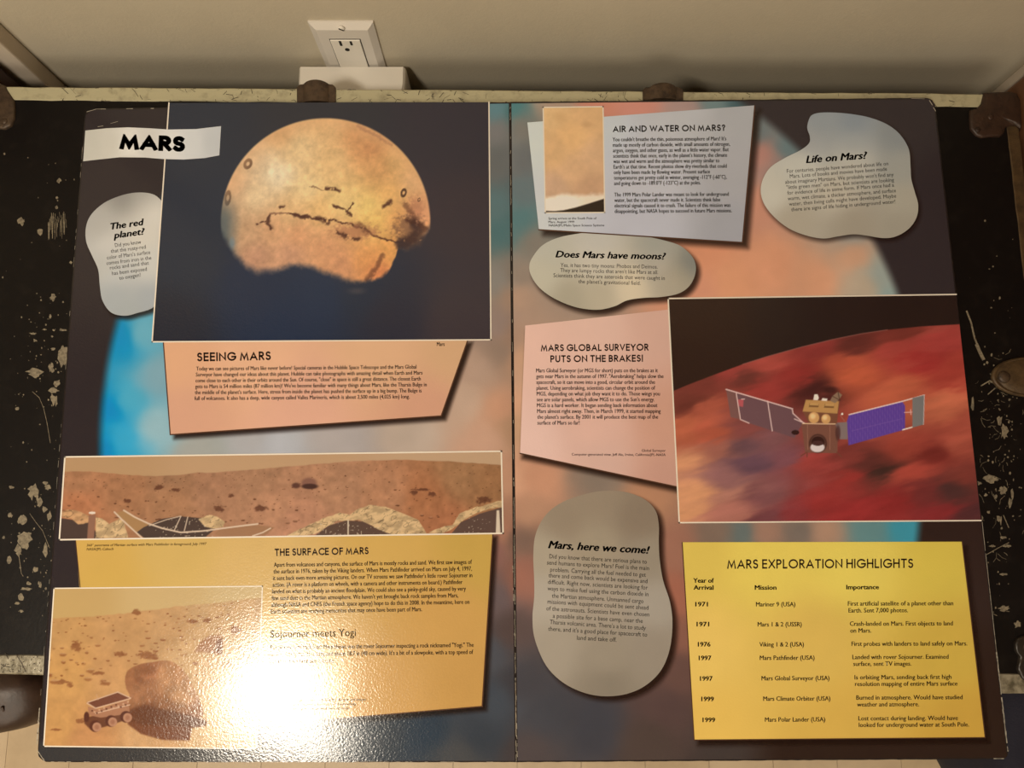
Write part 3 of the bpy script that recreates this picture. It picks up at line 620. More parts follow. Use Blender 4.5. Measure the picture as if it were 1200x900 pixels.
    col = fill(col, x, y, Q(502,150, 552,152, 550,172, 498,170), (110,78,48)); col = fill(col, x, y, Q(585,154, 635,156, 633,176, 580,174), (110,78,48)); col = fill(col, x, y, Q(504,148, 552,150, 550,163, 502,161), (178,138,84)); col = fill(col, x, y, Q(587,152, 635,154, 634,167, 584,165), (178,138,84))
    col = fill(col, x, y, Q(458,262, 640,262, 655,300, 652,420, 478,418), (112,74,60)); col = line(col, x, y, Q(465,260, 640,262), 1.1, (215, 180, 140))
    col = line(col, x, y, Q(490,268, 492,400), .7, (140, 98, 80)); col = line(col, x, y, Q(612,268, 612,400), .7, (140, 98, 80))
    for (a, b, r) in ((525,228,29),(590,235,25)):
        X, Y = q(a, b); col = disc(col, x, y, X, Y, r/4.615, r*1.05/4.615, (190, 145, 92)); col = disc(col, x, y, X-1.2, Y-1.6, r*.5/4.615, r*.5/4.615, (222, 182, 128), .6)
    X, Y = q(547, 368); col = disc(col, x, y, X, Y, 10.4, 11, (60, 38, 32)); col = disc(col, x, y, X, Y, 8.8, 9.6, (105, 72, 60)); col = disc(col, x, y, X, Y-1.5, 8, 7, (52, 32, 28)); col = disc(col, x, y, X-.6, Y+4.6, 8.3, 5.6, (200, 188, 182)); col = disc(col, x, y, X-.3, Y-.3, 6.6, 3, (70, 46, 42))
    X, Y = q(425, 308); col = disc(col, x, y, X, Y, 4.6, 2.8, (50, 30, 28))
    for pl in (Q(482,418, 455,435), Q(488,415, 488,440), Q(650,415, 675,440)): col = line(col, x, y, pl, 1.3, (105, 60, 48))
    col = fill(col, x, y, Q(522,132, 528,102, 545,102, 552,122, 545,134), (238,222,205)); col = fill(col, x, y, Q(565,135, 572,122, 598,126, 595,138), (235,218,200))
    col = disc(col, x, y, 973, 457, 9, 4, (52, 30, 28), .6, .8); col = fill(col, x, y, Q(612,138, 625,112, 655,88, 678,105, 662,130, 640,150), (128,104,82)); col = line(col, x, y, Q(625,112, 668,135), .9, (75, 52, 42)); col = line(col, x, y, Q(655,88, 665,135), .9, (75, 52, 42))
    col = disc(col, x, y, *q(678, 208), 1.2, 1.2, (235, 215, 200)); col = line(col, x, y, Q(668,215, 690,245), .8, (150, 100, 85))
    X, Y = q(655, 310); col = disc(col, x, y, X, Y, 3, 9, (70, 45, 42), .4, .8)
    return col
def paint_polar(x, y):
    c = ctrl(x, y, [(645,135,(205,168,118)),(690,132,(200,160,112)),(670,160,(208,165,112)),(650,180,(200,160,112)),(695,185,(196,158,118)),(670,200,(200,160,118)),(650,220,(185,150,118)),(690,222,(180,142,108))], 60)*(.93+.14*fbm(x, y, 12, 4, 81))[..., None]
    c = disc(c, x, y, 657, 137, 7, 6, (185, 145, 98), .8, .5); c = disc(c, x, y, 688, 146, 6, 3, (180, 138, 95), .8, .5)
    yc = np.interp(x, [638,660,680,709], [231,227,229,226])+5*(fbm(x, y, 7, 3, 83)-.5)
    c = mixc(c, (215, 198, 172), ss(-3, 4, y-yc)); c = mixc(c, (238, 224, 200), ss(0, 8, y-yc)*ss(690, 665, x)*.7)
    lim = np.interp(x, [638,650,660,675,690,709], [247,247.3,246.4,243,238.5,232.5]); c = mixc(c, (44, 34, 26), ss(-.8, .8, y-lim))
    return c
def panel(pts, soft=600):
    return lambda x, y: ctrl(x, y, pts, soft)*(.985+.03*fbm(x, y, 30, 3, 90))[..., None]

# how bright the lamp leaves each place (used once per printed element to turn its photographed colour into one ink colour)
K_LIGHT = 1.33
def light_at(px, py):
    p = world_pts(px, py, 0)
    d = np.array(LAMP)-p; r2 = (d**2).sum(); return K_LIGHT*(d[2]**2/r2/r2)/ (1/LAMP[2]**2) + .10*K_LIGHT
GAIN = np.array([1.0, 0.90, 0.72])
def to_ink(col, cx, cy):
    L = light_at(cx, cy); return np.clip(s2l(np.clip(col, 0, 255))/(L*GAIN)-.006, .004, .93)

Z0 = 0.0048
LZ = 0.00005
board = thing('display_board', 'open two-leaf laminated Mars display board lying on the black trunk', 'display board', tuple(world_pts(600, 500, .0008)))
BX, BY = board.location.x, board.location.y; BO = np.array([BX, BY, board.location.z])
def bmesh_loc(P): return np.asarray(P)-BO

def quad_print(name, Q, paint, level, step, parent, cen=None, mask=None, label=None):
    Q = np.array(Q, float); z = Z0+LZ*level
    nu = int(max(np.hypot(*(Q[1]-Q[0])), np.hypot(*(Q[2]-Q[3])))/step)+2; nv = int(max(np.hypot(*(Q[3]-Q[0])), np.hypot(*(Q[2]-Q[1])))/step)+2
    u, v = np.meshgrid(np.linspace(0, 1, nu), np.linspace(0, 1, nv)); u = u[..., None]; v = v[..., None]
    P = (Q[0]*(1-u)+Q[1]*u)*(1-v)+(Q[3]*(1-u)+Q[2]*u)*v
    x, y = P[..., 0], P[..., 1]
    col = paint(x, y)
    c = Q.mean(0) if cen is None else cen
    ink = to_ink(col, c[0], c[1])
    i = np.arange(nu*nv).reshape(nv, nu); F = np.stack([i[1:, :-1], i[1:, 1:], i[:-1, 1:], i[:-1, :-1]], -1).reshape(-1, 4)
    if mask is not None:
        ok = mask(x, y).ravel(); F = F[ok[F].all(1)]
    V = bmesh_loc(world_pts(x.ravel(), y.ravel(), z))
    o = mesh_np(name, V, F, M_print, parent, ink.reshape(-1, 3))
    if label: o['label'] = label
    return o
def cdt_print(name, poly, paint, level, step, parent, label=None):
    P = np.array(poly, float); z = Z0+LZ*level
    gx, gy = np.meshgrid(np.arange(P[:, 0].min(), P[:, 0].max(), step), np.arange(P[:, 1].min(), P[:, 1].max(), step))
    gx, gy = gx.ravel(), gy.ravel(); m = sdist(gx, gy, P) < -step*.5
    allp = np.r_[P, np.c_[gx[m], gy[m]]]; n = len(P)
    r = delaunay_2d_cdt([Vector(q) for q in allp], [(i, (i+1) % n) for i in range(n)], [list(range(n))], 2, 1e-4)
    V2 = np.array([list(q) for q in r[0]]); F = []
    for f in r[2]:
        if len(f) == 3:
            cx, cy = V2[list(f)].mean(0); F.append(f)
    F = np.array(F); c = V2[F].mean(1); F = F[sdist(c[:, 0], c[:, 1], P) < 0]
    a = V2[F]; s = (a[:, 1, 0]-a[:, 0, 0])*(a[:, 2, 1]-a[:, 0, 1])-(a[:, 1, 1]-a[:, 0, 1])*(a[:, 2, 0]-a[:, 0, 0]); F[s > 0] = F[s > 0][:, ::-1]
    col = paint(V2[:, 0], V2[:, 1]); cc = P.mean(0); ink = to_ink(col, cc[0], cc[1])
    o = mesh_np(name, bmesh_loc(world_pts(V2[:, 0], V2[:, 1], z)), F, M_print, parent, ink)
    if label: o['label'] = label
    return o
def writing(name, key, level, parent, m=M_text):
    V, T = W[key]; T = T.copy()
    a = V[T]; s = (a[:, 1, 0]-a[:, 0, 0])*(a[:, 2, 1]-a[:, 0, 1])-(a[:, 1, 1]-a[:, 0, 1])*(a[:, 2, 0]-a[:, 0, 0]); T[s > 0] = T[s > 0][:, ::-1]
    return mesh_np(name, bmesh_loc(world_pts(V[:, 0], V[:, 1], Z0+LZ*level)), T, m, parent)
def strokes(name, pls, level, parent, m, z=None):
    V, F = [], []
    for pl, t in pls:
        v, f = ribbon(pl, t); b = len(V); V += v; F += [tuple(b+k for k in g) for g in f]
    V = np.array(V); P = world_pts(V[:, 0], V[:, 1], Z0+LZ*level if z is None else z)
    return mesh_np(name, bmesh_loc(P), np.array(F)[:, ::-1] if False else np.array(F), m, parent)
def frame(Q, parent, level, wd=1.3, sides=(0, 1, 2, 3)):
    Q = [tuple(q) for q in Q]
    return strokes('white_border', [([Q[i], Q[(i+1) % 4]], wd) for i in sides], level, parent, M_white)

# ------------------------------------------------------------------ large structure: room
WY = 0.47; FZ = -0.42
def plane_box(name, *a, m=M_wall):
    bm = bmesh.new(); box(bm, *a); return struct(obj(name, bm, m))
plane_box('wall_back', -2.0, 2.0, WY, WY+.1, FZ, 2.0)
plane_box('wall_left', -2.0, -1.9, -2.6, WY, FZ, 2.0)
plane_box('wall_right', 1.9, 2.0, -2.6, WY, FZ, 2.0)
plane_box('wall_front', -2.0, 2.0, -2.7, -2.6, FZ, 2.0)
plane_box('ceiling', -2.0, 2.0, -2.7, WY+.1, 1.9, 2.0, m=M_ceil)
fl = plane_box('floor', -2.0, 2.0, -2.7, WY+.1, FZ-.05, FZ-.006, m=M_gap)
rnd = random.Random(5)
pw = 0.087
# individual planks where they can be seen, with a pale board field beyond
def plank(x0, x1, y0, y1, m):
    bm = bmesh.new(); box(bm, x0+.0003, x1-.0003, y0+.0003, y1-.0003, FZ-.006, FZ+rnd.uniform(-.0003, .0003))
    o = obj('plank', bm, m, fl); return o
X0 = -0.95
yjoin = float(world_pts(20, 848.5, FZ)[1])
for i in range(22):
    a = X0+i*pw; y = -0.15-.02
    j = yjoin if i % 2 == 0 else yjoin-.33-rnd.random()*.1
    cuts = [y, j, j-.5, -1.2] if j < y-.02 else [y, -1.2]
    for k in range(len(cuts)-1): plank(a, a+pw, cuts[k+1], cuts[k], rnd.choice((M_floor, M_floor2)))
bm = bmesh.new()
box(bm, -1.9, X0, -2.6, WY, FZ-.006, FZ); box(bm, X0+22*pw, 1.9, -2.6, WY, FZ-.006, FZ)
box(bm, X0, X0+22*pw, -2.6, -1.2, FZ-.006, FZ); box(bm, X0, X0+22*pw, -.17, WY, FZ-.006, FZ)
o = obj('plank_field', bm, M_floor, fl)

# door casing at the left of the wall and pale trim at the right
cx = wall_pt(54, 100, WY-.02)[0]
bm = bmesh.new(); box(bm, cx-.09, cx, WY-.02, WY, FZ, 1.9); struct(obj('trim_1', bm, M_trim, bevel=.002))
tx = wall_pt(1176, 108, WY-.012)[0]
bm = bmesh.new(); box(bm, tx, tx+.1, WY-.012, WY, FZ, 1.9); struct(obj('trim_2', bm, M_trim, bevel=.002))

# ------------------------------------------------------------------ steamer trunk
def T(px, py, z=0): return world_pts(px, py, z)
TB = [T(-41, 100.6), T(1190, 109.4)]      # back corners
TF = [T(-130, 788.6), T(1274, 814.6)]     # front corners
cxy = (TB[0]+TB[1]+TF[0]+TF[1])/4
trunk = thing('steamer_trunk', 'black painted steamer trunk with cream edging and rusty metal fittings under the display board', 'trunk', (cxy[0], cxy[1], FZ))
TO = Vector(trunk.location)
def tobj(name, bm, m, **k):
    o = obj(name, bm, m, trunk, **k); o.data.transform(Matrix.Translation(-TO)); return o
corners = [TF[0], TF[1], TB[1], TB[0]]     # counter-clockwise
def inset(pts, d):
    out = []; n = len(pts)
    for i in range(n):
        p, a, b = pts[i][:2], pts[i-1][:2], pts[(i+1) % n][:2]
        e1 = (p-a)/np.linalg.norm(p-a); e2 = (b-p)/np.linalg.norm(b-p)
        n1 = np.array([-e1[1], e1[0]]); n2 = np.array([-e2[1], e2[0]])
        m = n1+n2; m = m/(m@n1); out.append(p+m*d)
    return out
bm = bmesh.new(); prism(bm, inset(corners, .0015), FZ+.002, -.06); tobj('trunk_body', bm, M_black, bevel=.004)
bm = bmesh.new(); prism(bm, inset(corners, .0005), -.059, -.0022); prism(bm, inset(corners, .012), -.0023, -.0008); tobj('lid', bm, M_black)
SW = .0165
i0 = inset(corners, 0); 
def strip(name, a, b, wd, z1, m):
    a = np.array(a); b = np.array(b); e = (b-a)/np.linalg.norm(b-a); n = np.array([-e[1], e[0]])
    nseg = 60; rr_ = random.Random(int(abs(a[0]*1e4)))
    bm = bmesh.new(); top = []
    for i in range(nseg+1):
        p = a+(b-a)*i/nseg; w1 = wd+rr_.uniform(-.0006, .0004); w0 = rr_.uniform(-.0002, .0006)
        q = [(p+n*w0), (p+n*w1)]
        top.append([bm.verts.new((*q[0], z1-.016)), bm.verts.new((*q[0], z1-.0012)), bm.verts.new((*(q[0]+n*.0012), z1)), bm.verts.new((*(q[1]-n*.001), z1)), bm.verts.new((*q[1], z1-.0012))])
        if i:
            for k in range(4): bm.faces.new((top[-2][k], top[-1][k], top[-1][k+1], top[-2][k+1]))
    return tobj(name, bm, m)
strip('edge_strip', corners[2][:2], corners[3][:2], float(T(600, 106)[1]-T(600, 122.5)[1]), 0, M_cream)['label'] = 'cream painted edging along the wall side, scratched'
strip('edge_strip', corners[0][:2], corners[1][:2], float(T(100, 766)[1]-T(100, 790)[1]), 0, M_worn)['label'] = 'worn silvery cream edging along the front'
strip('edge_strip', corners[1][:2], corners[2][:2], .0125, 0, M_olive)['label'] = 'dull brown metal edging on the right'
strip('edge_strip', corners[3][:2], corners[0][:2], .0125, 0, M_olive)['label'] = 'dull brown metal edging on the left'

def flatpoly(bm, px, z, dz=0.0):
    P = T(np.array([p[0] for p in px], float), np.array([p[1] for p in px], float), z)
    f = bm.faces.new([bm.verts.new(p) for p in P]); f.normal_update()
    if f.normal.z < 0: f.normal_flip()
def chipshape(cx, cy, rx, ry, r, n=11, jag=.45):
    return [(cx+rx*math.cos(2*math.pi*i/n)*(1+r.uniform(-jag, jag)), cy+ry*math.sin(2*math.pi*i/n)*(1+r.uniform(-jag, jag))) for i in range(n)]
# scrapes and chips in the black paint
CZ = [-.00076]
def nz(): CZ[0] += 9e-7; return CZ[0]
bm = bmesh.new(); r = random.Random(2)
CH = [(69,212,2.4,2.6),(25,260,4,4),(47,271,3,4),(66,243,1.5,2),(83,307.5,1.6,1.6),(62,349,4,4),(74,387,4,1.2),(39,391,4,1.5),(52,386,2.5,1),(71,386.5,1.4,1.4),(63,387,1.2,1.2),(41,399,2.5,1.6),(62,409,2.4,1.6),(74,417,5,11),(60,431,3.5,5),(41,437,9,5),(66,449,4,4),(63,458,5,3),(62,468,2.5,6),(20,479,3,2.5),(66,470,1.5,6),(39,575,6,9),(46,588,4,5),(56,571,4,2.5),(53,566,3,2),(26,609,5,6),(52,597,3,3.5),(58,605,2.5,5),(13,571,3,2),(12,604,3,3),(28,634,8,8),(22,645,4,7),(32,627,5,3),(11,656,3,4),(42,667,3,3),(53,645,2.5,7),(30,690,6,2),(24,700,3,5),(20,707,2.5,2),(33,684,3,2),(25,716,2.5,1.5),
      (1140,475,2,8),(1172,492,3,5),(1177,505,4,9),(1161,561,7,5),(1147,566,4,2),(1175,575,4,5),(1184,590,2,6),(1186,578,1.5,8),(1155,580,2,2),(1167,582,2,2),(1170,608,3,3),(1158,600,2,2),(1150,607,2,3),(1176,630,3,2),(1163,640,5,1.2),(1180,640,4,1.5),(1176,673,4,1.2),(1177,713,6,3),(1193,732,4,4),(1173,610,1,5)]
for c in CH:
    flatpoly(bm, chipshape(*c, r, 16 if c[2] > 3 else 9), nz())
for i in range(330):
    left = r.random() < .55
    if left: x, y = r.gauss(50, 22), r.choice((r.gauss(410, 40), r.gauss(620, 60), r.uniform(180, 740)))
    else: x, y = r.gauss(1172, 16), r.choice((r.gauss(590, 60), r.gauss(470, 40), r.uniform(250, 760)))
    if not (3 < x < 1197) or y < 140 or y > 750: continue
    s = .3+abs(r.gauss(0, .5)); flatpoly(bm, chipshape(x, y, s, s*r.uniform(.7, 1.8), r, 5, .3), nz())
o = tobj('scraped_paint', bm, M_chip); o['kind'] = 'stuff'; o['label'] = 'pale chips and scrapes in the black paint'
bm = bmesh.new()
def scr(bm, pl, t, z=None, jit=0):
    z = nz() if z is None else z+nz()*.05
    v, f = ribbon(pl, t); P = T(np.array([q[0] for q in v]), np.array([q[1] for q in v]), z)
    vs = [bm.verts.new(p) for p in P]
    for g in f:
        fa = bm.faces.new([vs[k] for k in g]); fa.normal_update()
        if fa.normal.z < 0: fa.normal_flip()
for k in range(26):   # brushed rub mark
    x = 56+k*.85+r.uniform(-.4, .4); a = r.uniform(248, 262); scr(bm, [(x, a), (x+r.uniform(-.8, .8), a+r.uniform(4, 26))], r.uniform(.3, .8))
scr(bm, [(38,459),(46,466),(51,478),(55,495),(59,519)], .6); scr(bm, [(35,602),(42,612),(50,622),(58,642)], .6); scr(bm, [(22,650),(25,672),(27,675)], .7)
scr(bm, [(1133,365),(1138,378),(1142,396),(1148,410),(1151,419)], 2.0); scr(bm, [(1145,405),(1149,414),(1152,420)], 4.0); scr(bm, [(1150,452),(1160,446),(1166,450),(1172,456)], 1.4); scr(bm, [(1158,462),(1166,455)], 1.2); scr(bm, [(1156,650),(1170,642),(1182,636)], .8); scr(bm, [(1176,604),(1182,618)], 1.0)
for k in range(60):
    x, y = r.gauss(1170, 14), r.choice((r.gauss(600, 60), r.gauss(465, 35))); a = r.uniform(0, 6.3); L = r.uniform(2, 12)
    scr(bm, [(x, y), (x+L*math.cos(a)*.4, y+L*math.sin(a)*.5), (x+L*math.cos(a+.3), y+L*math.sin(a+.3))], r.uniform(.25, .6))
o = tobj('paint_scratch', bm, M_chip); o['kind'] = 'stuff'
bm = bmesh.new()
for k in range(150):
    x = r.uniform(60, 1130); top = 102+(x-30)*.0071; y = r.choice((top+.8, top+r.uniform(1, 15), top+r.uniform(11, 16))); a = r.uniform(-.9, .9)+r.choice((0, 1.57)); L = abs(r.gauss(0, 4))+.8
    scr(bm, [(x, y), (x+L*math.cos(a)*.5+r.uniform(-.5, .5), y+L*math.sin(a)*.5), (x+L*math.cos(a), min(max(y+L*math.sin(a), top+.4), top+16))], r.uniform(.3, .8), .00006)
for k in range(26):
    x = r.choice((r.gauss(275, 12), r.gauss(480, 20), r.gauss(700, 12), r.gauss(525, 10))); y = r.uniform(110, 118); a = r.uniform(-1.4, 1.4); L = r.uniform(3, 8)
    scr(bm, [(x, y), (x+L*math.cos(a), min(max(y+L*math.sin(a), 107), 120))], r.uniform(.4, .9), .00006)
for pl in ([(6,766),(10,772)], [(19,767),(26,778),(30,787)], [(2,780),(12,782)]): scr(bm, pl, .9, .00006)
for k in range(40): x = r.uniform(0, 50); y = r.uniform(767, 788); scr(bm, [(x, y), (x+r.uniform(-2, 2), y+r.uniform(-2, 2))], .8, .00006)
o = tobj('edge_scratch', bm, M_scr); o['kind'] = 'stuff'

def cap(pts, m, label, h=.0022, dimples=(), zb=-.03):
    """folded sheet metal corner cap: top flap plus sides, domed"""
    P = T(np.array([p[0] for p in pts], float), np.array([p[1] for p in pts], float), 0)
    c = P[:, :2].mean(0); bm = bmesh.new(); n = len(P)
    rings = []
    for s, z in ((1.0, zb), (1.0, .0004), (.965, h*.8), (.90, h), (.5, h*1.12)):
        rings.append([bm.verts.new((c[0]+(p[0]-c[0])*s, c[1]+(p[1]-c[1])*s, z)) for p in P])
    for a, b in zip(rings[:-1], rings[1:]):
        for i in range(n): bm.faces.new((a[i], a[(i+1) % n], b[(i+1) % n], b[i]))
    cv = bm.verts.new((*c, h*1.12))
    for i in range(n): bm.faces.new((rings[-1][i], rings[-1][(i+1) % n], cv))
    o = tobj('corner_cap', bm, m, smooth=True); o['label'] = label
    for (dx, dy, rad) in dimples:
        q = T(dx, dy, h*1.1); b2 = bmesh.new(); bmesh.ops.create_uvsphere(b2, u_segments=14, v_segments=8, radius=rad)
        for v in b2.verts: v.co.z *= .45; v.co += Vector(q)
        d = obj('rivet', b2, M_leath if m is M_leath else M_rust, o, smooth=True); d.data.transform(Matrix.Translation(-TO))
    return o
cap([(1152,109),(1160,109),(1170,108.2),(1184,108),(1191,110),(1195,118),(1196,130),(1197,145),(1196,153),(1190,148),(1184,147.5),(1177,150),(1175,158),(1171,161),(1160,160.5),(1150,162),(1143,159),(1137,152),(1135.5,140),(1136,130),(1144,128),(1149,122),(1151,114)], M_leath, 'dark reddish brown metal cap on the back right corner', dimples=[(1161,137,.003), (1146,152,.0028)])
cap([(-44,97),(-20,98),(0,98),(7,101),(9,106),(13,112),(17,118),(18,128),(17.5,140),(14,148),(6,152),(-2,151),(-14,152),(-22,158),(-46,160),(-50,120)], M_rust, 'rusty brass metal cap on the back left corner', dimples=[(5,142,.003)])
cap([(1188,754),(1191,748),(1197,745),(1206,744),(1216,748),(1220,756),(1232,760),(1262,758),(1276,770),(1282,815),(1220,815),(1196,794),(1191,784),(1193,775),(1194,769),(1189,763)], M_dark, 'black painted scalloped cap on the front right corner', dimples=[(1203,758,.003)])
cap([(-134,740),(-100,738),(-88,748),(-84,760),(-70,768),(-64,780),(-70,790),(-134,792)], M_rust, 'rusty metal cap on the front left corner')
def bracket(cx, y0, y1, hw, tip):
    """stamped hinge bracket folded over the back edge with a raised half-round knuckle"""
    t = bmesh.new(); pts = []
    N = 24
    prof = []
    for i in range(N+1):
        u = -1+2*i/N; z = .0016+.0034*max(0, 1-(u/.62)**2)**.5 if abs(u) < .62 else .0016
        prof.append((u, z))
    rows = []
    for (f, dz) in ((0, -.020), (0, 0), (.12, .0006), (1, 0)):
        row = []
        for (u, z) in prof:
            bulge = (tip*max(0, 1-(u/.70)**2)) if f < .5 else 0
            sh = (1.2 if abs(u) > .85 else 0)*(1 if f < .5 else 0)
            yy = y0+(y1-y0)*f-bulge+sh+ (abs(u) > .97)*2*(f < .5)
            p = T(cx+hw*u, yy, 0); zz = z+dz if dz > -.01 else dz
            row.append(t.verts.new((p[0], p[1], zz)))
        rows.append(row)
    base = [t.verts.new((v.co.x, v.co.y, -.001)) for v in rows[-1]]; rows.append(base)
    for a, b in zip(rows[:-1], rows[1:]):
        for i in range(N): t.faces.new((a[i], b[i], b[i+1], a[i+1]))
    for s in (0, N):
        t.faces.new([rw[s] for rw in rows])
    o = tobj('hinge_bracket', t, M_rust)
    bm = bmesh.new(); bmesh.ops.create_cone(bm, cap_ends=True, segments=16, radius1=.0028, radius2=.0028, depth=.014)
    return o, bm
for (cx_, y0, y1, hw, lab) in ((371, 100, 121, 22.5, 'rusty hinge bracket in front of the plug-in device'), (776.5, 103.5, 118, 23.5, 'rusty hinge bracket further right')):
    o, b = bracket(cx_, y0, y1, hw, 3.5); b.free(); o['label'] = lab
# oval side clamp with its rivet
bm = bmesh.new(); N = 40
c = T(1206, 442, 0); e = T(1163.5, 442, 0); ax = abs(e[0]-c[0]); ay = abs(T(1206, 464.5, 0)[1]-c[1])
rings = []
for s, z in ((1.05, -.0008), (1.05, .0012), (1.0, .0022), (.955, .0022), (.93, .0012), (.90, .0024), (.5, .0030)):
    rings.append([bm.verts.new((c[0]+ax*s*math.cos(2*math.pi*i/N), c[1]+ay*s*math.sin(2*math.pi*i/N), z)) for i in range(N)])
for a, b in zip(rings[:-1], rings[1:]):
    for i in range(N): bm.faces.new((a[i], a[(i+1) % N], b[(i+1) % N], b[i]))
bm.faces.new(rings[-1])
cl = tobj('oval_clamp', bm, M_olive, smooth=True); cl['label'] = 'oval brass clamp with a raised rim at the right edge'
bm = bmesh.new(); bmesh.ops.create_uvsphere(bm, u_segments=16, v_segments=10, radius=.0058)
for v in bm.verts: v.co.z *= .5; v.co += Vector(T(1176.5, 442, .0027))
rv = obj('rivet', bm, M_rust, cl, smooth=True); rv.data.transform(Matrix.Translation(-TO)); rv['label'] = 'round reddish rivet'

# ------------------------------------------------------------------ the display board
def rounded(poly, rad, n=6):
    P = np.array(poly, float); out = []
    for i in range(len(P)):
        p, a, b = P[i], P[i-1], P[(i+1) % len(P)]; rd = rad[i]
        if rd <= 0: out.append(tuple(p)); continue
        e1 = (a-p)/np.linalg.norm(a-p); e2 = (b-p)/np.linalg.norm(b-p); s, e = p+e1*rd, p+e2*rd
        for k in range(n+1):
            t = k/n; out.append(tuple((1-t)**2*s+2*t*(1-t)*p+t*t*e))
    return out
LEAF_L = [(100, 127.5), (597.7, 119.6), (604.9, 893.2), (43, 893)]
LEAF_R = [(597.9, 119.6), (1095, 114.6), (1182, 889.3), (605.1, 893.2)]
outL = rounded(LEAF_L, (13, 0, 0, 16)); outR = rounded(LEAF_R, (0, 12, 9, 0))
def jag(P, seed):
    rr_ = random.Random(seed); out = []
    for i in range(len(P)):
        a, b = np.array(P[i]), np.array(P[(i+1) % len(P)]); n = max(1, int(np.hypot(*(b-a))/7))
        for k in range(n):
            q = a+(b-a)*k/n; out.append((q[0]+rr_.uniform(-.35, .35), q[1]+rr_.uniform(-.25, .25)))
    return out
for nm, out, lf in (('left_leaf', outL, LEAF_L), ('right_leaf', outR, LEAF_R)):
    J = jag(out, 4); P = world_pts(np.array([p[0] for p in J]), np.array([p[1] for p in J]), Z0-.00004)
    bm = bmesh.new(); prism(bm, [(p[0]-BX, p[1]-BY) for p in P][::-1], .0006-BO[2], Z0-.00004-BO[2])
    slab = obj(nm, bm, M_slab, board)
    sd = np.array(out)
    quad_print('printed_background', lf, paint_bg, 0, 1.7, slab, cen=(350, 500) if nm == 'left_leaf' else (850, 500), mask=lambda x, y, sd=sd: sdist(x, y, sd) < -.2)

def textbox(name, poly, pts, level, label, edges=()):
    o = quad_print(name, poly, panel(pts), level, 6, board, label=label)
    for e in edges: strokes('printed_edge', [e], level+.4, o, M_edge)
    return o
M_edge = mat('printed_dark_edge', (0.09, 0.04, 0.025), GLOSS, bump=PEEL)
def inner(poly, i, j, d=1.0):
    a, b = np.array(poly[i], float), np.array(poly[j], float); return ([tuple(a), tuple(b)], d)

# bubbles
def bubble(poly, pts, level, label, key, soft=250):
    o = cdt_print('text_bubble', poly, panel(pts, soft), level, 5, board, label)
    writing('heading', key+'_h', level+1, o, M_textk); writing('body_text', key, level+1, o, M_text); return o
bubble(B_RED, [(145,230,(148,144,134)),(170,232,(160,156,146)),(115,262,(182,178,166)),(130,290,(208,203,190)),(175,240,(210,205,188)),(165,275,(215,208,190)),(180,250,(222,215,198)),(175,310,(208,205,192)),(140,320,(196,195,186)),(135,345,(170,174,170)),(150,365,(168,172,166)),(175,350,(168,172,170)),(122,310,(190,188,176))], 1, 'grey bubble asking about the red planet', 'red')
bubble(B_LIFE, [(960,140,(128,134,134)),(1000,145,(118,126,130)),(1050,160,(120,124,122)),(950,165,(140,142,138)),(1000,165,(142,145,140)),(940,195,(172,170,156)),(1000,190,(165,162,148)),(1055,195,(140,140,130)),(905,225,(172,168,152)),(980,225,(165,158,140)),(1060,235,(150,145,128)),(930,260,(150,142,124)),(1000,265,(140,132,115)),(1055,265,(140,134,118))], 1, 'grey bubble about life on Mars at the upper right', 'life')
bubble(B_MOON, [(640,290,(175,172,155)),(700,285,(182,178,165)),(770,290,(150,150,138)),(810,310,(118,120,112)),(635,320,(180,174,152)),(700,310,(190,182,162)),(770,310,(170,162,145)),(700,345,(172,162,138)),(740,335,(205,190,160)),(790,330,(170,160,138)),(670,350,(160,152,130)),(800,325,(150,142,122))], 2, 'grey oval bubble about the moons', 'moon')
bubble(B_HERE, [(700,585,(150,134,112)),(660,610,(148,132,110)),(750,610,(138,122,102)),(640,650,(168,155,132)),(700,640,(160,146,122)),(760,650,(150,138,118)),(640,700,(175,164,145)),(700,700,(165,152,132)),(770,710,(165,155,138)),(650,760,(162,150,130)),(710,770,(152,140,120)),(770,760,(150,138,120)),(710,805,(135,124,106))], 1, 'tall grey bubble about sending people to Mars', 'here')
rb = cdt_print('title_ribbon', RIBBON, panel([(105,170,(195,190,172)),(130,168,(202,196,178)),(150,168,(222,216,200)),(175,168,(205,200,186)),(200,168,(215,212,202)),(225,168,(205,204,196)),(250,165,(190,190,184))], 60), 6, 4, board, 'silver grey title ribbon')
writing('heading', 'title', 7, rb, M_textk)
# text panels
dk = 1.6
o = textbox('text_panel', SEEING, [(200,420,(226,172,130)),(300,420,(232,180,140)),(450,410,(226,178,135)),(530,410,(216,172,128)),(210,490,(215,162,130)),(350,480,(226,172,142)),(500,480,(214,160,128))], 2, 'peach text panel below the large planet photo', [([(548,399),(517,487.4),(199.5,509.4),(191.5,402)], 1.4)])
writing('heading', 'seeing_h', 3, o); writing('body_text', 'seeing', 3, o)
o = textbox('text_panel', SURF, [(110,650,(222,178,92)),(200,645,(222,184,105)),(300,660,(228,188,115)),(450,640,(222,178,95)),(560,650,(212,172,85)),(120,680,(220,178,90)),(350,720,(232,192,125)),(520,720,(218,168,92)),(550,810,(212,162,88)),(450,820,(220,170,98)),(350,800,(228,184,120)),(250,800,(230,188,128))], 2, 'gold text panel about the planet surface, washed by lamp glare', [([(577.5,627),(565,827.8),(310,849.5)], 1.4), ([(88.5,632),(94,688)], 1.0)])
writing('heading', 'surface_h', 3, o); writing('body_text', 'surface', 3, o); writing('subheading', 'surface_s', 3, o); writing('caption', 'surface_c', 3, o); writing('caption', 'surface_g', 3, o)
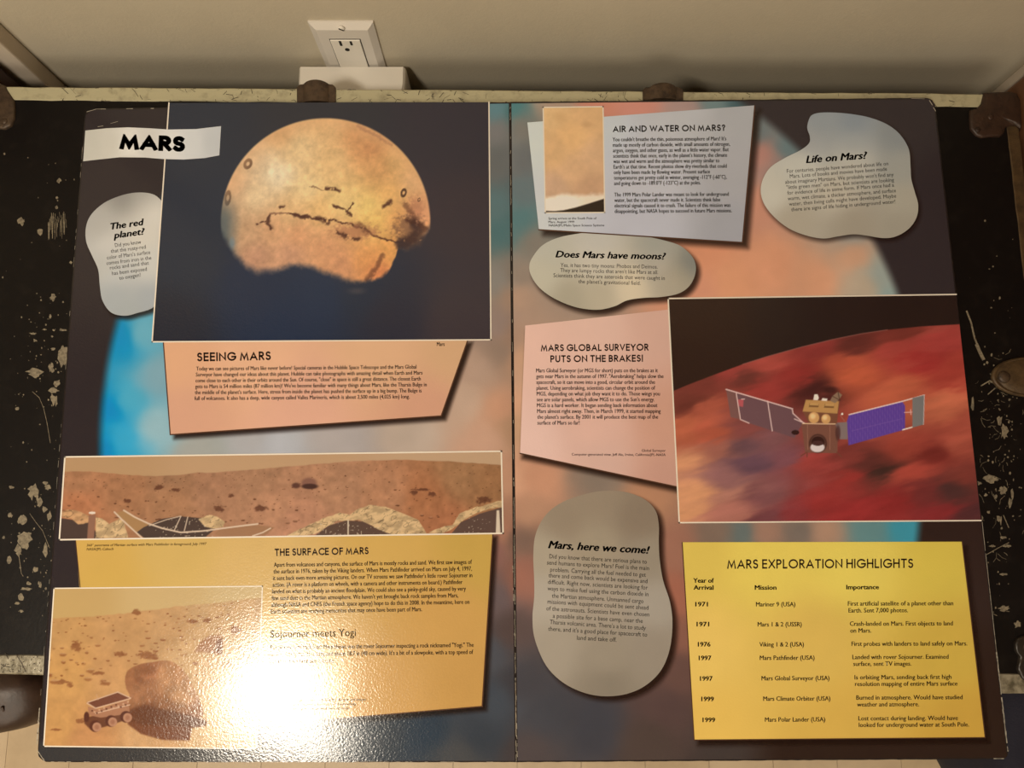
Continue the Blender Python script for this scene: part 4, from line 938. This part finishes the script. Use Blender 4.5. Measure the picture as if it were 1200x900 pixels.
o = textbox('text_panel', AIR, [(630,160,(186,190,192)),(700,150,(178,182,184)),(800,135,(172,172,170)),(870,135,(160,160,158)),(640,260,(182,184,186)),(750,260,(170,170,174)),(860,270,(150,150,152)),(860,200,(158,157,156)),(760,200,(176,175,176))], 4, 'pale grey text panel about air and water', [([(884.5,124),(870,284.2),(631.5,269.2)], 1.5)])
writing('heading', 'air_h', 5, o, M_textk); writing('body_text', 'air', 5, o, M_textk); writing('caption', 'air_c', 5, o, M_textk)
o = textbox('text_panel', MGS, [(625,390,(220,180,160)),(700,380,(218,180,160)),(770,370,(205,165,145)),(620,520,(218,182,165)),(700,500,(214,172,152)),(780,500,(198,150,126)),(700,540,(205,168,150)),(785,560,(190,145,125))], 2, 'pink text panel beside the spacecraft picture', [([(609.5,531.3),(797,571.3)], 1.4)])
writing('heading', 'mgs_h', 3, o); writing('body_text', 'mgs', 3, o); writing('caption', 'mgs_c', 3, o)
o = textbox('text_panel', TABLE, [(810,650,(205,178,82)),(900,650,(216,192,88)),(1000,650,(218,196,90)),(1110,650,(206,182,76)),(820,760,(214,180,92)),(950,760,(206,172,84)),(1120,760,(196,164,70)),(820,850,(212,174,84)),(980,850,(202,164,76)),(1140,850,(192,152,64))], 3, 'yellow panel with the mission table', [([(799.5,636),(813.5,867.2),(1154.5,864.3),(1127.5,635)], 1.2)])
writing('heading', 'table_h', 4, o); [writing(c[0], 't%d' % k, 4, o) for k, c in enumerate(TCOL)]
# photo prints
o = quad_print('photo_print', MARSP, paint_mars, 5, .9, board, label='print of the whole planet against black space'); frame(MARSP, o, 5.5, 1.5, (1, 2, 3))
o = quad_print('photo_print', PANO, paint_pano, 5, .8, board, label='wide print of rocky desert with a lander in front'); frame(PANO, o, 5.5, 1.7)
o = quad_print('photo_print', ROVER, paint_rover, 5, .8, board, label='print of a small rover beside a big rock'); frame(ROVER, o, 5.5, 1.4)
o = quad_print('photo_print', SURV, paint_surv, 5, .85, board, label='print of a winged spacecraft above a red planet'); frame(SURV, o, 5.5, 1.6, (0, 2, 3))
o = quad_print('photo_print', POLAR, paint_polar, 5, .9, board, label='small upright print of the polar cap'); frame(POLAR, o, 5.5, 1.4)
# crease and worn rims
r = random.Random(8); S = []
def wear(a, b, p, t0, t1, step=4, jit=.3):
    a, b = np.array(a, float), np.array(b, float); L = np.hypot(*(b-a)); k = 0
    while k < L:
        l = r.uniform(1.5, step*2)
        if r.random() < p:
            q0 = a+(b-a)*k/L; q1 = a+(b-a)*min(1, (k+l)/L); S.append(([(q0[0]+r.uniform(-jit, jit), q0[1]), (q1[0]+r.uniform(-jit, jit), q1[1]+.01)], r.uniform(t0, t1)))
        k += l
wear((597.8, 120), (598.9, 240), .45, .25, .5); wear((598.9, 240), (601.9, 560), .3, .2, .4); wear((601.9, 560), (605, 892), .8, .25, .6)
wear((600.5, 640), (606.3, 892), .25, .3, .6)
wear((1151, 612), (1168, 765), .9, .3, .6, jit=.1); wear((1168, 765), (1181, 880), .9, .7, 1.6); wear((99.5, 135), (45, 850), .22, .12, .3, jit=.1); wear((46, 830), (43, 880), .8, .6, 1.6)
wear((44, 880), (52, 891.5), .7, .5, 1.3); wear((102, 131), (112, 128), .8, .4, .9); wear((112, 127.8), (180, 127), .35, .3, .7); wear((60, 892.6), (600, 892.8), .3, .25, .5); wear((1088, 115.5), (1096.5, 130), .7, .4, .9); wear((1060, 115), (1088, 116), .5, .3, .6); wear((1165, 889), (1178, 889), .7, .5, 1.0)
wear((112, 149), (121, 147.5), .8, .3, .7); wear((125, 146), (139, 142), .3, .3, .6)
o = strokes('worn_edge', S, .9, board, M_core); o['kind'] = 'stuff'; o['label'] = 'whitish worn rim and crease of the card'

# ------------------------------------------------------------------ wall outlet and plug-in device
def wq(px, py): return np.array(wall_pt(px, py, WY))
pa, pb = wq(361, 24.5), wq(437, 22.5)
pcx = (pa[0]+pb[0])/2; pw2 = (pb[0]-pa[0])/2; ztop = (pa[2]+pb[2])/2
out = thing('wall_outlet', 'white square-faced wall outlet with a wide cover plate above the trunk', 'outlet', (pcx, WY, ztop-.06))
def oobj(name, bm, m, parent, **k):
    o = obj(name, bm, m, parent, **k); o.data.transform(Matrix.Translation(-Vector(out.location))); return o
bm = bmesh.new(); ph = .125; d = .0065; ch = .0065
fr = [(-pw2, 0), (pw2, 0), (pw2, -ph), (-pw2, -ph)]
a = [bm.verts.new((pcx+x, WY-.0002, ztop+z)) for x, z in fr]; a2 = [bm.verts.new((pcx+x, WY-.0022, ztop+z)) for x, z in fr]
b = [bm.verts.new((pcx+x*(1-ch/pw2), WY-d, ztop-ph/2+(z+ph/2)*(1-2*ch/ph))) for x, z in fr]
for q, s in ((a, a2), (a2, b)):
    for i in range(4): bm.faces.new((q[i], q[(i+1) % 4], s[(i+1) % 4], s[i]))
bm.faces.new(b); bm.faces.new(a[::-1])
cp = oobj('cover_plate', bm, M_plate, out)
rw = pw2*.47; rz1 = wall_pt(400, 46, WY-d)[2]
bm = bmesh.new(); box(bm, pcx-rw-.0007, pcx+rw+.0007, WY-d-.0002, WY-d+.0005, rz1-.0675, rz1+.0007); oobj('receptacle_gap', bm, M_hole, out)
bm = bmesh.new(); box(bm, pcx-rw, pcx+rw, WY-d-.0015, WY-d, rz1-.067, rz1); oobj('receptacle', bm, M_plastic, out, bevel=.0006)
def dark(nm, x0, x1, z0, z1):
    bm = bmesh.new(); box(bm, x0, x1, WY-d-.0018, WY-d-.0012, z0, z1); oobj(nm, bm, M_hole, out, bevel=.0002)
yy = WY-d-.0015
xl, _, zl = wall_pt(399, 50.5, yy); xr = wall_pt(411.5, 50.5, yy)[0]
dark('slot', xl-.0013, xl+.0013, zl-.0045, zl+.0035); dark('slot', xr-.0012, xr+.0012, zl-.0035, zl+.003)
xg, _, zg = wall_pt(407, 58, yy)
bm = bmesh.new(); bmesh.ops.create_cone(bm, cap_ends=True, segments=16, radius1=.0024, radius2=.0024, depth=.0006, matrix=Matrix.Translation((xg, yy-.0001, zg)) @ Matrix.Rotation(math.pi/2, 4, 'X')); oobj('ground_hole', bm, M_hole, out)
xs, _, zs = wall_pt(400, 33.5, WY-d)
bm = bmesh.new(); bmesh.ops.create_uvsphere(bm, u_segments=16, v_segments=8, radius=.0034)
for v in bm.verts: v.co = Vector((v.co.x+xs, v.co.y*.35+WY-d, v.co.z+zs))
sc_ = oobj('screw', bm, M_plastic, out, smooth=True)
bm = bmesh.new(); box(bm, -.0028, .0028, -.0002, .0004, -.0005, .0005); bm.transform(Matrix.Translation((xs, WY-d-.0014, zs)) @ Matrix.Rotation(.6, 4, 'Y')); oobj('screw_slot', bm, M_hole, sc_)

dz_ = wall_pt(412, 70, WY)[2]; xa, xb = wall_pt(350, 71, WY)[0], wall_pt(475, 67, WY)[0]
dev = thing('plug_in_device', 'white plastic plug-in device with rounded edges covering the lower socket', 'adapter', ((xa+xb)/2, WY-.03, dz_-.05))
bm = bmesh.new(); hx = (xb-xa)/2; D1 = .052; N = 48; rows = []
def se(u, a_, b_, p):  # superellipse half outline, open at the wall
    return (a_*math.copysign(abs(math.cos(u))**(2/p), math.cos(u)), b_*abs(math.sin(u))**(2/p))
for (z, s) in ((-.10, .93), (-.09, .985), (-.05, 1.0), (-.008, 1.0), (-.003, .985), (0, .95)):
    rows.append([bm.verts.new((*(lambda q: (q[0]*(s if z > -.095 else s), -q[1]*s))(se(math.pi*i/N, hx, D1, 4.2)), z)) for i in range(N+1)])
for p, q in zip(rows[:-1], rows[1:]):
    for i in range(N): bm.faces.new((p[i], p[i+1], q[i+1], q[i]))
bm.faces.new(rows[0]); bm.faces.new(rows[-1]); bm.faces.new([rw_[0] for rw_ in rows]+[rw_[-1] for rw_ in rows][::-1])
for v in bm.verts: v.co += Vector((0, .03-.0082, .05))
o = obj('housing', bm, M_plastic, dev)
bm = bmesh.new(); box(bm, -.014, .014, .0218, .029, -.03, .03); obj('plug_base', bm, M_plastic, dev)

# ------------------------------------------------------------------ things around the trunk
# dark red wooden upright at the left in the gap behind the trunk
gx = wall_pt(27, 98, .448)[0]
up = thing('cabinet', 'dark red-brown wooden cabinet corner behind the trunk at the far left', 'cabinet', (gx-.09, .43, FZ))
bm = bmesh.new(); box(bm, -.15, .09, -.004, .016, 0, .62); obj('side_panel', bm, M_red, up, bevel=.004)
# wood cabinet at the right
sx = wall_pt(1187, 98, .445)[0]
cb = thing('wooden_cabinet', 'orange-brown wooden cabinet standing to the right of the trunk', 'cabinet', (sx+.12, .2, FZ))
bm = bmesh.new(); box(bm, -.12, .14, -.33, .245, .05, 1.1); obj('carcass', bm, M_wood, cb, bevel=.004)
bm = bmesh.new(); box(bm, -.11, .13, -.32, .235, 0, .05); obj('plinth', bm, M_wood, cb)
bm = bmesh.new(); box(bm, -.124, .144, -.334, .247, 1.1, 1.12); obj('top_board', bm, M_wood, cb, bevel=.004)
# brown leather bag in front of the trunk, bottom left
zb = -.19
pb_ = world_pts(0, 838, zb); bag = thing('leather_bag', 'glossy dark brown leather bag on the floor by the trunk front, bottom left', 'bag', (-.62, -.205, FZ))
yf = pb_[1]+.205; xr_ = world_pts(56, 800, zb)[0]+.62
bm = bmesh.new(); rows = []; N = 48
for (z, s) in ((0, .80), (.012, .93), (.05, 1.0), (.15, 1.02), (.20, .985), (.222, .92), (.234, .78), (.240, .5)):
    row = []
    for i in range(N):
        u = 2*math.pi*i/N; c_, s_ = math.cos(u), math.sin(u)
        p = 2.6; X = xr_*math.copysign(abs(c_)**(2/p), c_)*s; Y = .044*math.copysign(abs(s_)**(2/p), s_)*s
        row.append(bm.verts.new((X, Y, z+.0015*math.sin(5*u)*(z > .1))))
    rows.append(row)
for p, q in zip(rows[:-1], rows[1:]):
    for i in range(N): bm.faces.new((p[i], p[(i+1) % N], q[(i+1) % N], q[i]))
bm.faces.new(rows[0][::-1]); bm.faces.new(rows[-1])
hb = obj('bag_body', bm, M_bag, bag, smooth=True)
def tube(bm, pts, rad, n=8):
    rings = []
    for i, p in enumerate(pts):
        p = Vector(p); d = (Vector(pts[min(i+1, len(pts)-1)])-Vector(pts[max(i-1, 0)])).normalized()
        a = d.orthogonal().normalized(); b = d.cross(a)
        if rings:
            pa_ = rings[-1][1]; a = (pa_-d*pa_.dot(d)).normalized(); b = d.cross(a)
        rings.append(([bm.verts.new(p+a*rad*math.cos(2*math.pi*k/n)+b*rad*math.sin(2*math.pi*k/n)) for k in range(n)], a))
    for (p, _), (q, _) in zip(rings[:-1], rings[1:]):
        for k in range(n): bm.faces.new((p[k], p[(k+1) % n], q[(k+1) % n], q[k]))
    bm.faces.new(rings[0][0][::-1]); bm.faces.new(rings[-1][0])
bm = bmesh.new(); sxx = world_pts(11, 800, zb)[0]+.62
tube(bm, [(sxx, -.046*math.cos(a_)*1.0, .05+.19*math.sin(a_)+.0) if a_ > .3 else (sxx, -.0455, .03) for a_ in [0, .4, .8, 1.1, 1.3, 1.45]], .0014); obj('seam', bm, M_bag, bag, smooth=True)
bm = bmesh.new(); q0 = world_pts(28, 829, -.30); q1 = world_pts(60, 802, -.30)
tube(bm, [(q0[0]+.62-.03, q0[1]+.205-.012, .125), (q0[0]+.62, q0[1]+.205, .12), ((q0[0]+q1[0])/2+.62, (q0[1]+q1[1])/2+.205+.002, .118), (q1[0]+.62, q1[1]+.205, .11), (q1[0]+.62+.02, q1[1]+.23, .08), (q1[0]+.62+.02, q1[1]+.235, .006)], .006, 10); obj('strap', bm, M_strap, bag, smooth=True)
# dark navy cloth bag at bottom right
nb = world_pts(1225, 850, -.25)
nv = thing('cloth_bag', 'dark navy cloth bag on the floor by the trunk front, bottom right', 'bag', (nb[0]-.003, -.262, FZ))
bm = bmesh.new(); bmesh.ops.create_uvsphere(bm, u_segments=36, v_segments=20, radius=1)
for v in bm.verts:
    x, y, z = v.co; n_ = 1+.05*math.sin(4*x+3*y)+.04*math.sin(7*z+5*x)
    k = (abs(x)**3+abs(y)**3+abs(z)**3)**(1/3)
    v.co = Vector((x/k*.075*n_, y/k*.085*n_, max(.0, .105+z/k*.105*n_)))
obj('bag_body', bm, M_navy, nv, smooth=True)
bm = bmesh.new(); tube(bm, [(.03*math.cos(a_), .0, .19+.05*math.sin(a_)) for a_ in [math.pi*i/10 for i in range(11)]], .006); obj('carry_handle', bm, M_navy, nv, smooth=True)
